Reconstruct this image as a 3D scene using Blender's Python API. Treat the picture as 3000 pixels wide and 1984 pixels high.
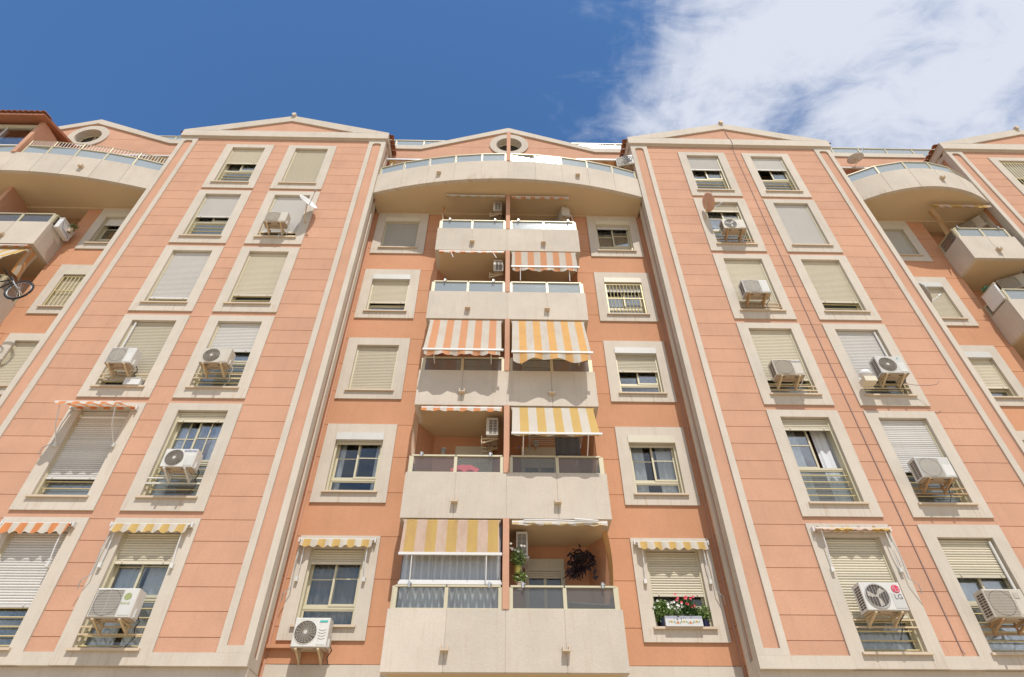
import bpy, bmesh, math, random
from math import sin, cos, pi, radians, sqrt, atan2
from mathutils import Vector, Matrix
random.seed(7)
for o in list(bpy.data.objects): bpy.data.objects.remove(o)
C = bpy.context.scene.collection
SC = bpy.context.scene
ZG = 21.8                       # height of the reference level above the ground

# ------------------------------------------------------------------ camera
cam = bpy.data.cameras.new('camera'); co = bpy.data.objects.new('camera', cam); C.objects.link(co)
TH, YA, RO = 0.7366, 0.0204, -0.0009
F = Vector((sin(YA)*cos(TH), cos(YA)*cos(TH), sin(TH)))
R0 = Vector((cos(YA), -sin(YA), 0)); U0 = R0.cross(F)
R1 = cos(RO)*R0 + sin(RO)*U0; U1 = -sin(RO)*R0 + cos(RO)*U0
M = Matrix((R1, U1, -F)).transposed().to_4x4(); M.translation = Vector((0, -11.8573, -20.1562+ZG))
co.matrix_world = M
cam.sensor_width = 36; cam.lens = 1780/3000*36; cam.clip_end = 3000; cam.clip_start = 0.1
SC.camera = co
# ------------------------------------------------------------------ world + sun
SUN_D = Vector((-.20, 1.0, -1.76)).normalized()
w = bpy.data.worlds.new('World'); SC.world = w; w.use_nodes = True
nt = w.node_tree; N = nt.nodes; L = nt.links; N.clear()
out = N.new('ShaderNodeOutputWorld'); bg = N.new('ShaderNodeBackground'); L.new(bg.outputs[0], out.inputs[0])
sky = N.new('ShaderNodeTexSky'); sky.sky_type = 'NISHITA'; sky.sun_disc = False
sky.sun_elevation = radians(59.9); sky.sun_rotation = radians(180-11.3); sky.air_density = 1.0; sky.dust_density = 0.6; sky.ozone_density = 2.0
tc = N.new('ShaderNodeTexCoord'); sx = N.new('ShaderNodeSeparateXYZ'); L.new(tc.outputs['Generated'], sx.inputs[0])
def math_(op, a, b=None, c=None, clamp=False):
    n = N.new('ShaderNodeMath'); n.operation = op; n.use_clamp = clamp
    for i, v in enumerate((a, b, c)):
        if v is None: continue
        if isinstance(v, (int, float)): n.inputs[i].default_value = v
        else: L.new(v, n.inputs[i])
    return n.outputs[0]
zz = math_('MAXIMUM', sx.outputs[2], .12)
px = math_('DIVIDE', sx.outputs[0], zz); py = math_('DIVIDE', sx.outputs[1], zz)
cb = N.new('ShaderNodeCombineXYZ'); L.new(px, cb.inputs[0]); L.new(py, cb.inputs[1])
def noise_(scale, det, rough, dist=0, vec=None, off=(0, 0, 0), st=(1, 1, 1), rot=0):
    mp = N.new('ShaderNodeMapping'); mp.inputs['Location'].default_value = off; mp.inputs['Scale'].default_value = st; mp.inputs['Rotation'].default_value = (0, 0, rot)
    L.new(vec or cb.outputs[0], mp.inputs[0])
    n = N.new('ShaderNodeTexNoise'); n.inputs['Scale'].default_value = scale; n.inputs['Detail'].default_value = det
    n.inputs['Roughness'].default_value = rough; n.inputs['Distortion'].default_value = dist
    L.new(mp.outputs[0], n.inputs[0]); return n.outputs['Fac']
n1 = noise_(3.3, 9, .58, .5, off=(3.1, 1.7, 0)); n2 = noise_(10, 8, .62, .6, off=(.4, 5.2, 0), st=(1, 1.9, 1), rot=.6)
n3 = noise_(1.9, 3, .5, 0, off=(7.7, 2.2, 0))
# coverage grows towards the right of the place, clear towards the left
cov = N.new('ShaderNodeMapRange'); cov.interpolation_type = 'SMOOTHSTEP'
L.new(px, cov.inputs[0]); cov.inputs[1].default_value = -.20; cov.inputs[2].default_value = .44; cov.inputs[3].default_value = -.34; cov.inputs[4].default_value = .15
f = math_('ADD', math_('MULTIPLY', n1, .86), math_('MULTIPLY', n2, .36)); f = math_('ADD', f, math_('MULTIPLY', n3, .22))
f = math_('ADD', f, cov.outputs[0])
cov2 = N.new('ShaderNodeMapRange'); cov2.interpolation_type = 'SMOOTHSTEP'; L.new(py, cov2.inputs[0]); cov2.inputs[1].default_value = .2; cov2.inputs[2].default_value = -.5; cov2.inputs[3].default_value = 0; cov2.inputs[4].default_value = .34
f = math_('ADD', f, cov2.outputs[0])
m = N.new('ShaderNodeMapRange'); m.interpolation_type = 'SMOOTHSTEP'; L.new(f, m.inputs[0]); m.inputs[1].default_value = .57; m.inputs[2].default_value = .93
mfac = math_('MULTIPLY', m.outputs[0], .93)
tint = N.new('ShaderNodeMixRGB'); tint.blend_type = 'MULTIPLY'; tint.inputs[0].default_value = 1; L.new(sky.outputs[0], tint.inputs[1]); tz = N.new('ShaderNodeMapRange'); L.new(sx.outputs[2], tz.inputs[0]); tz.inputs[1].default_value = .15; tz.inputs[2].default_value = .75
tm = N.new('ShaderNodeMixRGB'); L.new(tz.outputs[0], tm.inputs[0]); tm.inputs[1].default_value = (.95, 1.0, .95, 1); tm.inputs[2].default_value = (.66, 1.02, 1.30, 1); L.new(tm.outputs[0], tint.inputs[2])
cl = N.new('ShaderNodeMixRGB'); L.new(mfac, cl.inputs[0]); L.new(tint.outputs[0], cl.inputs[1]); cl.inputs[2].default_value = (6.3, 6.6, 7.4, 1)
L.new(cl.outputs[0], bg.inputs[0]); bg.inputs[1].default_value = .115
sl = bpy.data.lights.new('sun', 'SUN'); sl.energy = 4.2; sl.angle = radians(.53); sl.color = (1, .965, .91)
so = bpy.data.objects.new('sun', sl); C.objects.link(so); so.rotation_euler = SUN_D.to_track_quat('-Z', 'Y').to_euler(); so.location = (5, -20, 60)
SC.view_settings.view_transform = 'Standard'; SC.view_settings.look = 'None'; SC.view_settings.exposure = .09; SC.view_settings.gamma = 1
SC.render.engine = 'CYCLES'

# ------------------------------------------------------------------ materials
MT = {}
def lin(c): return tuple((v/255/12.92 if v/255 <= .04045 else ((v/255+.055)/1.055)**2.4) for v in c)
def mat(name, rgb, rough=.8, metal=0, spec=.5, var=0, vscale=2, streak=0, dirt=None, bump=0, bscale=60, fine=0, detail=5, rnd=0):
    if name in MT: return MT[name]
    m = bpy.data.materials.new(name); m.use_nodes = True; t = m.node_tree; n = t.nodes; l = t.links
    b = n['Principled BSDF']; b.inputs['Roughness'].default_value = rough; b.inputs['Metallic'].default_value = metal
    b.inputs['Specular IOR Level'].default_value = spec
    col = tuple(rgb)+(1,); b.inputs['Base Color'].default_value = col
    if var or streak or bump or fine:
        g = n.new('ShaderNodeNewGeometry')
        def nz(scale, st=(1, 1, 1), det=detail, r=.6):
            mp = n.new('ShaderNodeMapping'); mp.inputs['Scale'].default_value = st; l.new(g.outputs['Position'], mp.inputs[0])
            q = n.new('ShaderNodeTexNoise'); q.inputs['Scale'].default_value = scale; q.inputs['Detail'].default_value = det; q.inputs['Roughness'].default_value = r
            l.new(mp.outputs[0], q.inputs[0]); return q.outputs['Fac']
        cur = None
        def lay(cur, fac, c2, lo, hi, amt):
            mr = n.new('ShaderNodeMapRange'); l.new(fac, mr.inputs[0]); mr.inputs[1].default_value = lo; mr.inputs[2].default_value = hi; mr.inputs[4].default_value = amt
            mx = n.new('ShaderNodeMixRGB'); l.new(mr.outputs[0], mx.inputs[0])
            if cur is None: mx.inputs[1].default_value = col
            else: l.new(cur, mx.inputs[1])
            mx.inputs[2].default_value = tuple(c2)+(1,); return mx.outputs[0]
        if var:
            cur = lay(cur, nz(vscale), [v*.72 for v in rgb], .35, .75, var)
            cur = lay(cur, nz(vscale*.31), [min(1, v*1.18) for v in rgb], .4, .7, var)
        if fine: cur = lay(cur, nz(22, (1, 1, 1), 8, .75), [v*.6 for v in rgb], .42, .8, fine)
        if streak: cur = lay(cur, nz(11, (1, 1, .07), 7, .7), dirt or [v*.6 for v in rgb], .52, .80, streak)
        if rnd:
            oi = n.new('ShaderNodeObjectInfo'); mr = n.new('ShaderNodeMapRange'); l.new(oi.outputs['Random'], mr.inputs[0]); mr.inputs[3].default_value = 1-rnd; mr.inputs[4].default_value = 1+rnd*.6
            hs = n.new('ShaderNodeHueSaturation'); l.new(mr.outputs[0], hs.inputs['Value']); l.new(cur, hs.inputs['Color']); cur = hs.outputs[0]
        if cur is not None: l.new(cur, b.inputs['Base Color'])
        if bump:
            bp = n.new('ShaderNodeBump'); bp.inputs['Strength'].default_value = bump; bp.inputs['Distance'].default_value = .01
            l.new(nz(bscale, (1, 1, 1), 4, .7), bp.inputs['Height']); l.new(bp.outputs[0], b.inputs['Normal'])
    MT[name] = m; return m
def stained():
    m = mat('stained_parapet_render', (.575, .505, .42), .92, var=.42, vscale=1.3, streak=.30, dirt=(.41, .29, .19), fine=.28, bump=.45, bscale=30, spec=.2)
    t = m.node_tree; n = t.nodes; l = t.links; b = n['Principled BSDF']; src = b.inputs['Base Color'].links[0].from_socket
    g = n.new('ShaderNodeNewGeometry'); s_ = n.new('ShaderNodeSeparateXYZ'); l.new(g.outputs['Position'], s_.inputs[0])
    a = n.new('ShaderNodeMapRange'); l.new(s_.outputs[2], a.inputs[0]); a.inputs[1].default_value = 19.36; a.inputs[2].default_value = 19.02
    mp = n.new('ShaderNodeMapping'); mp.inputs['Scale'].default_value = (1, 1, .25); l.new(g.outputs['Position'], mp.inputs[0])
    q = n.new('ShaderNodeTexNoise'); q.inputs['Scale'].default_value = 5; q.inputs['Detail'].default_value = 8; q.inputs['Roughness'].default_value = .75; l.new(mp.outputs[0], q.inputs[0])
    r = n.new('ShaderNodeMapRange'); l.new(q.outputs['Fac'], r.inputs[0]); r.inputs[1].default_value = .50; r.inputs[2].default_value = .66; r.inputs[4].default_value = .62
    mu = n.new('ShaderNodeMath'); mu.operation = 'MULTIPLY'; l.new(a.outputs[0], mu.inputs[0]); l.new(r.outputs[0], mu.inputs[1])
    x = n.new('ShaderNodeMixRGB'); l.new(mu.outputs[0], x.inputs[0]); l.new(src, x.inputs[1]); x.inputs[2].default_value = (.33, .19, .11, 1); l.new(x.outputs[0], b.inputs['Base Color']); return m
PEACH_T = mat('peach_render', (.562, .318, .212), .92, var=.40, vscale=1.6, streak=.26, fine=.34, rnd=.045, bump=.35, bscale=45, spec=.2)
PEACH_C = mat('orange_render', (.56, .286, .164), .92, var=.38, vscale=1.4, streak=.22, fine=.28, rnd=.04, bump=.35, bscale=45, spec=.2)
CREAM = mat('cream_render', (.575, .512, .43), .92, var=.36, vscale=2.2, streak=.42, rnd=.06, dirt=(.40, .29, .19), fine=.25, bump=.4, bscale=40, spec=.2)
CREAM_P = mat('parapet_render', (.565, .50, .42), .92, var=.46, vscale=1.3, streak=.42, dirt=(.40, .28, .18), fine=.24, bump=.45, bscale=30, spec=.2, rnd=.06)
SOFFIT = mat('soffit_paint', (.58, .445, .285), .95, var=.25, vscale=1.1, fine=.08, spec=.2)
SILL = mat('sill_stone', (.56, .45, .33), .7, var=.3, vscale=6, streak=.3)
GOLD = mat('champagne_aluminium', (.55, .495, .345), .45, metal=.15, var=.12, vscale=5)
GOLDD = mat('guard_bar_aluminium', (.60, .50, .26), .4, metal=.2, var=.1, vscale=5)
SH_C = mat('shutter_cream', (.61, .555, .43), .55, var=.15, vscale=1.5, streak=.25, rnd=.14)
SH_W = mat('shutter_white', (.62, .60, .565), .55, var=.15, vscale=1.5, streak=.3, rnd=.12)
SH_G = mat('shutter_grey', (.47, .455, .41), .55, var=.15, vscale=1.5, streak=.3, rnd=.12)
WHITE = mat('white_metal', (.66, .65, .635), .45, var=.1, vscale=4, streak=.15)
AC_W = mat('ac_casing', (.60, .59, .555), .5, var=.25, vscale=5, streak=.4, rnd=.14, dirt=(.38, .30, .22))
AC_B = mat('ac_casing_beige', (.52, .475, .40), .55, var=.2, vscale=5, streak=.45, dirt=(.34, .22, .13))
AC_U = mat('ac_underside', (.42, .33, .24), .8, var=.6, vscale=9, dirt=(.2, .1, .05), streak=.3)
GRILL = mat('ac_grille', (.42, .38, .33), .6)
GRILLD = mat('ac_coil_dark', (.075, .062, .05), .7, var=.4, vscale=30)
RUST = mat('rusty_bracket', (.40, .25, .13), .85, var=.7, vscale=14)
RUSTW = mat('worn_bracket', (.56, .44, .28), .7, var=.6, vscale=16)
STEEL = mat('grey_steel', (.42, .42, .42), .4, metal=.5)
BLACK = mat('black_rubber', (.02, .02, .022), .6)
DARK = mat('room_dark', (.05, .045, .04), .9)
CABLE = mat('cable_grey', (.30, .20, .17), .7)
TILE = mat('clay_tile', (.36, .145, .075), .85, var=.5, vscale=4, fine=.4)
CURT = mat('curtain_white', (.66, .67, .69), .9)
CURTD = mat('curtain_grey', (.30, .29, .28), .9)
GREEN = mat('leaf_green', (.05, .115, .022), .55, var=.6, vscale=25)
GREENL = mat('leaf_light', (.14, .22, .05), .5, var=.5, vscale=25)
PURP = mat('leaf_purple', (.022, .011, .018), .6)
PINK = mat('petal_pink', (.75, .05, .10), .5)
PETW = mat('petal_white', (.8, .8, .72), .5)
SOIL = mat('soil', (.03, .02, .015), .95)
GROUND = mat('pavement_ground', (.46, .37, .25), .9, var=.3, vscale=.5, fine=.3)

def glassmat(name, tint=(.55, .6, .6), gl=.1, rough=.02, boost=1.0):
    m = bpy.data.materials.new(name); m.use_nodes = True; t = m.node_tree; n = t.nodes; l = t.links; n.clear()
    o = n.new('ShaderNodeOutputMaterial'); tr = n.new('ShaderNodeBsdfTransparent'); tr.inputs[0].default_value = tuple(tint)+(1,)
    g = n.new('ShaderNodeBsdfGlossy'); g.inputs['Roughness'].default_value = rough; g.inputs[0].default_value = (1, 1, 1, 1)
    fr = n.new('ShaderNodeFresnel'); fr.inputs[0].default_value = 1.55
    ma = n.new('ShaderNodeMath'); ma.operation = 'MULTIPLY_ADD'; ma.inputs[1].default_value = boost; ma.inputs[2].default_value = gl; l.new(fr.outputs[0], ma.inputs[0]); ma.use_clamp = True
    mx = n.new('ShaderNodeMixShader'); l.new(ma.outputs[0], mx.inputs[0]); l.new(tr.outputs[0], mx.inputs[1]); l.new(g.outputs[0], mx.inputs[2]); l.new(mx.outputs[0], o.inputs[0])
    MT[name] = m; return m
GLASS = glassmat('window_glass', (.93, .95, .95), .01, .015, .75)
GLASSC = glassmat('clear_curtain_glass', (.96, .97, .97), .005, .02, .5)
def frosted(name, col, opac, rough=.16, gloss=.10, coat=1.3):
    m = bpy.data.materials.new(name); m.use_nodes = True; t = m.node_tree; n = t.nodes; l = t.links; n.clear()
    o = n.new('ShaderNodeOutputMaterial'); tr = n.new('ShaderNodeBsdfTransparent'); tr.inputs[0].default_value = (.93, .95, .95, 1)
    d = n.new('ShaderNodeBsdfDiffuse'); d.inputs[0].default_value = tuple(col)+(1,)
    a = n.new('ShaderNodeMixShader'); a.inputs[0].default_value = opac; l.new(tr.outputs[0], a.inputs[1]); l.new(d.outputs[0], a.inputs[2])
    g = n.new('ShaderNodeBsdfGlossy'); g.inputs['Roughness'].default_value = rough
    fr = n.new('ShaderNodeFresnel'); fr.inputs[0].default_value = 1.5
    ma = n.new('ShaderNodeMath'); ma.operation = 'MULTIPLY_ADD'; ma.inputs[1].default_value = coat; ma.inputs[2].default_value = gloss; l.new(fr.outputs[0], ma.inputs[0])
    g2 = n.new('ShaderNodeNewGeometry'); nz = n.new('ShaderNodeTexNoise'); nz.inputs['Scale'].default_value = 90; l.new(g2.outputs['Position'], nz.inputs[0])
    bp = n.new('ShaderNodeBump'); bp.inputs['Strength'].default_value = .25; bp.inputs['Distance'].default_value = .003; l.new(nz.outputs['Fac'], bp.inputs['Height']); l.new(bp.outputs[0], g.inputs['Normal'])
    mx = n.new('ShaderNodeMixShader'); l.new(ma.outputs[0], mx.inputs[0]); l.new(a.outputs[0], mx.inputs[1]); l.new(g.outputs[0], mx.inputs[2]); l.new(mx.outputs[0], o.inputs[0])
    MT[name] = m; return m
FROST = frosted('frosted_glass', (.44, .49, .50), .55, .12, .05, .8)
FROSTD = frosted('obscured_glass', (.20, .205, .20), .30, .14, .01, .5)
FROSTL = frosted('laminated_glass', (.42, .48, .47), .16, .05, .02, .8)
FROSTM = frosted('thin_obscured_glass', (.40, .41, .40), .10, .12, .01, .5)
FROSTC = frosted('light_frosted_glass', (.48, .55, .58), .62, .12, .05, .8)

def stripes(name, cols, pitch, off=0, wear=.25, axis=0):
    """awning cloth: printed stripes along local x (two colours of equal width)"""
    m = bpy.data.materials.new(name); m.use_nodes = True; t = m.node_tree; n = t.nodes; l = t.links
    b = n['Principled BSDF']; b.inputs['Roughness'].default_value = .95; b.inputs['Specular IOR Level'].default_value = .1
    tcn = n.new('ShaderNodeTexCoord'); s = n.new('ShaderNodeSeparateXYZ'); l.new(tcn.outputs['Object'], s.inputs[0])
    def mm(op, a, bb):
        q = n.new('ShaderNodeMath'); q.operation = op
        for i, v in enumerate((a, bb)):
            if isinstance(v, (int, float)): q.inputs[i].default_value = v
            else: l.new(v, q.inputs[i])
        return q.outputs[0]
    fr = mm('FRACT', mm('ADD', mm('DIVIDE', s.outputs[axis], pitch*2), 10+off), 0); st = mm('GREATER_THAN', fr, .5)
    mx = n.new('ShaderNodeMixRGB'); l.new(st, mx.inputs[0]); mx.inputs[1].default_value = tuple(cols[0])+(1,); mx.inputs[2].default_value = tuple(cols[1])+(1,)
    g = n.new('ShaderNodeNewGeometry'); mp = n.new('ShaderNodeMapping'); mp.inputs['Scale'].default_value = (1, 1, .35); l.new(g.outputs['Position'], mp.inputs[0])
    nz = n.new('ShaderNodeTexNoise'); nz.inputs['Scale'].default_value = 5; nz.inputs['Detail'].default_value = 7; nz.inputs['Roughness'].default_value = .7; l.new(mp.outputs[0], nz.inputs[0])
    mr = n.new('ShaderNodeMapRange'); l.new(nz.outputs['Fac'], mr.inputs[0]); mr.inputs[1].default_value = .45; mr.inputs[2].default_value = .75; mr.inputs[4].default_value = wear
    m2 = n.new('ShaderNodeMixRGB'); l.new(mr.outputs[0], m2.inputs[0]); l.new(mx.outputs[0], m2.inputs[1]); m2.inputs[2].default_value = (.46, .27, .16, 1)
    l.new(m2.outputs[0], b.inputs['Base Color'])
    # cloth lets some sun through
    tl = n.new('ShaderNodeBsdfTranslucent'); l.new(m2.outputs[0], tl.inputs[0]); ms = n.new('ShaderNodeMixShader'); ms.inputs[0].default_value = .28
    o = n['Material Output']; l.new(b.outputs[0], ms.inputs[1]); l.new(tl.outputs[0], ms.inputs[2]); l.new(ms.outputs[0], o.inputs[0])
    return m
ORG = (.66, .27, .11); ORGL = (.66, .33, .18); YEL = (.60, .41, .15); CRM = (.62, .57, .49); PNK = (.64, .49, .39)

def dripped(name, z0, z1):
    m = mat(name, (.575, .512, .43), .92, var=.36, vscale=2.2, streak=.42, dirt=(.40, .29, .19), fine=.16, bump=.35, bscale=40, spec=.2, rnd=.05)
    t = m.node_tree; n = t.nodes; l = t.links; b = n['Principled BSDF']; src = b.inputs['Base Color'].links[0].from_socket
    tc_ = n.new('ShaderNodeTexCoord'); s_ = n.new('ShaderNodeSeparateXYZ'); l.new(tc_.outputs['Object'], s_.inputs[0])
    a = n.new('ShaderNodeMapRange'); l.new(s_.outputs[2], a.inputs[0]); a.inputs[1].default_value = z0; a.inputs[2].default_value = z0-.06
    g = n.new('ShaderNodeNewGeometry'); mp = n.new('ShaderNodeMapping'); mp.inputs['Scale'].default_value = (1, 1, .06); l.new(g.outputs['Position'], mp.inputs[0])
    q = n.new('ShaderNodeTexNoise'); q.inputs['Scale'].default_value = 14; q.inputs['Detail'].default_value = 6; q.inputs['Roughness'].default_value = .7; l.new(mp.outputs[0], q.inputs[0])
    r = n.new('ShaderNodeMapRange'); l.new(q.outputs['Fac'], r.inputs[0]); r.inputs[1].default_value = .53; r.inputs[2].default_value = .70; r.inputs[4].default_value = .65
    mu = n.new('ShaderNodeMath'); mu.operation = 'MULTIPLY'; l.new(a.outputs[0], mu.inputs[0]); l.new(r.outputs[0], mu.inputs[1])
    x = n.new('ShaderNodeMixRGB'); l.new(mu.outputs[0], x.inputs[0]); l.new(src, x.inputs[1]); x.inputs[2].default_value = (.40, .25, .15, 1); l.new(x.outputs[0], b.inputs['Base Color']); return m
DRIP_T = dripped('tower_surround_render', -2.42, -2.7); DRIP_C = dripped('recess_surround_render', -1.84, -2.1)
STAIN = stained()
# ------------------------------------------------------------------ mesh helpers
class MB:
    def __init__(s): s.v = []; s.f = []
    def box(s, x0, x1, y0, y1, z0, z1):
        a = len(s.v); s.v += [(x, y, z) for x in (x0, x1) for y in (y0, y1) for z in (z0, z1)]
        for q in ((0, 1, 3, 2), (4, 6, 7, 5), (0, 4, 5, 1), (2, 3, 7, 6), (0, 2, 6, 4), (1, 5, 7, 3)): s.f.append(tuple(a+i for i in q))
        return s
    def prism(s, pts, y0, y1):
        """outline in xz (counter-clockwise), extruded from y0 to y1"""
        a = len(s.v); n = len(pts); s.v += [(x, y0, z) for x, z in pts]+[(x, y1, z) for x, z in pts]
        s.f.append(tuple(range(a, a+n))); s.f.append(tuple(reversed(range(a+n, a+2*n))))
        for i in range(n): j = (i+1) % n; s.f.append((a+j, a+i, a+n+i, a+n+j))
        return s
    def prismz(s, pts, z0, z1):
        a = len(s.v); n = len(pts); s.v += [(x, y, z0) for x, y in pts]+[(x, y, z1) for x, y in pts]
        s.f.append(tuple(reversed(range(a, a+n)))); s.f.append(tuple(range(a+n, a+2*n)))
        for i in range(n): j = (i+1) % n; s.f.append((a+i, a+j, a+n+j, a+n+i))
        return s
    def ring(s, ox0, ox1, oz0, oz1, ix0, ix1, iz0, iz1, y0, y1):
        """rectangular frame with depth"""
        a = len(s.v)
        for y in (y0, y1):
            s.v += [(ox0, y, oz0), (ox1, y, oz0), (ox1, y, oz1), (ox0, y, oz1), (ix0, y, iz0), (ix1, y, iz0), (ix1, y, iz1), (ix0, y, iz1)]
        for i in range(4):
            j = (i+1) % 4
            s.f += [(a+i, a+j, a+4+j, a+4+i), (a+8+j, a+8+i, a+12+i, a+12+j), (a+j, a+i, a+8+i, a+8+j), (a+4+i, a+4+j, a+12+j, a+12+i)]
        return s
    def tube(s, pts, r, n=8, closed=False):
        pts = [Vector(p) for p in pts]; a = len(s.v); k = len(pts)
        for i, p in enumerate(pts):
            if closed: t = pts[(i+1) % k]-pts[i-1]
            else: t = pts[min(i+1, k-1)]-pts[max(i-1, 0)]
            t.normalize(); u = t.cross(Vector((0, 0, 1)) if abs(t.z) < .9 else Vector((1, 0, 0))).normalized(); w_ = t.cross(u)
            rr = r[i] if isinstance(r, (list, tuple)) else r
            for q in range(n): an = 2*pi*q/n; s.v.append(tuple(p+u*cos(an)*rr+w_*sin(an)*rr))
        for i in range(k if closed else k-1):
            b0 = a+i*n; b1 = a+((i+1) % k)*n
            for q in range(n): s.f.append((b0+q, b0+(q+1) % n, b1+(q+1) % n, b1+q))
        if not closed: s.f.append(tuple(reversed(range(a, a+n)))); s.f.append(tuple(range(a+(k-1)*n, a+k*n)))
        return s
    def grid(s, rows, solid=0):
        """rows of points -> sheet"""
        a = len(s.v); nr = len(rows); nc = len(rows[0])
        for r in rows: s.v += [tuple(p) for p in r]
        for i in range(nr-1):
            for j in range(nc-1): s.f.append((a+i*nc+j, a+i*nc+j+1, a+(i+1)*nc+j+1, a+(i+1)*nc+j))
        return s
    def disc(s, c, r, ny=0, n=28, r2=None):
        """disc in the xz plane facing -y (ellipse r,r2)"""
        a = len(s.v); s.v += [(c[0]+r*cos(2*pi*i/n), c[1], c[2]+(r2 or r)*sin(2*pi*i/n)) for i in range(n)]; s.f.append(tuple(range(a, a+n))); return s
    def quad(s, *p): a = len(s.v); s.v += [tuple(q) for q in p]; s.f.append(tuple(range(a, a+len(p)))); return s
    def mesh(s, name, m, smooth=False):
        me = bpy.data.meshes.new(name); me.from_pydata(s.v, [], s.f); me.materials.append(m)
        if smooth: me.polygons.foreach_set('use_smooth', [True]*len(me.polygons))
        me.update(); return me
    def build(s, name, m, parent=None, loc=(0, 0, 0), smooth=False, key=None):
        if key is not None and (name, key) in CACHE: me = CACHE[(name, key)]
        else:
            me = s.mesh(name, m, smooth)
            if key is not None: CACHE[(name, key)] = me
        return link(name, me, parent, loc)
CACHE = {}
def link(name, me, parent=None, loc=(0, 0, 0), rot=None):
    o = bpy.data.objects.new(name, me); C.objects.link(o); o.parent = parent; o.location = loc
    if rot: o.rotation_euler = rot
    return o
def thing(name, label, cat, loc=(0, 0, 0), group=None, rot=None):
    o = bpy.data.objects.new(name, None); C.objects.link(o); o.location = (loc[0], loc[1], loc[2]+ZG); o['label'] = label; o['category'] = cat
    o.empty_display_size = .2
    if group: o['group'] = group
    if rot: o.rotation_euler = rot
    return o
def solid(o, t):
    md = o.modifiers.new('thickness', 'SOLIDIFY'); md.thickness = t; md.offset = 0; return o

# ------------------------------------------------------------------ ground
g = MB().box(-900, 900, -900, 900, -.2, 0).build('ground', GROUND); g['kind'] = 'structure'; g['label'] = 'pale paved ground in front of the apartment block'

# ------------------------------------------------------------------ the building
BLD = bpy.data.objects.new('apartment_building', None); C.objects.link(BLD); BLD.location = (0, 0, ZG)
BLD['label'] = 'long peach and cream apartment building with projecting gabled towers and curved top balconies'; BLD['category'] = 'building'
FH = 2.9
GR = [.40, -.01, -.47, -.935, -1.39, -1.85, -2.38]      # joints of the first storey, relative to its frame top
G = .007

MB().box(-40, 40, 2.3, 9, -21.8, 1.2).build('light_block_core', PEACH_C, BLD)  # unseen mass added behind the facades to block light
for a_, b_, y_, z_ in ((-30, -20.9, .1, -17.251), (-20.9, -11.91, .88, -17.4), (-11.91, -4.42, .1, -17.251), (-4.42, 4.655, .88, -17.4), (4.655, 12.145, .1, -17.251), (12.145, 16.53, .88, -17.4), (16.53, 30, .1, -17.251)):
    MB().box(a_, b_, y_, 2.3, -21.8, z_).build('ground_floor_wall', CREAM, BLD)

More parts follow.
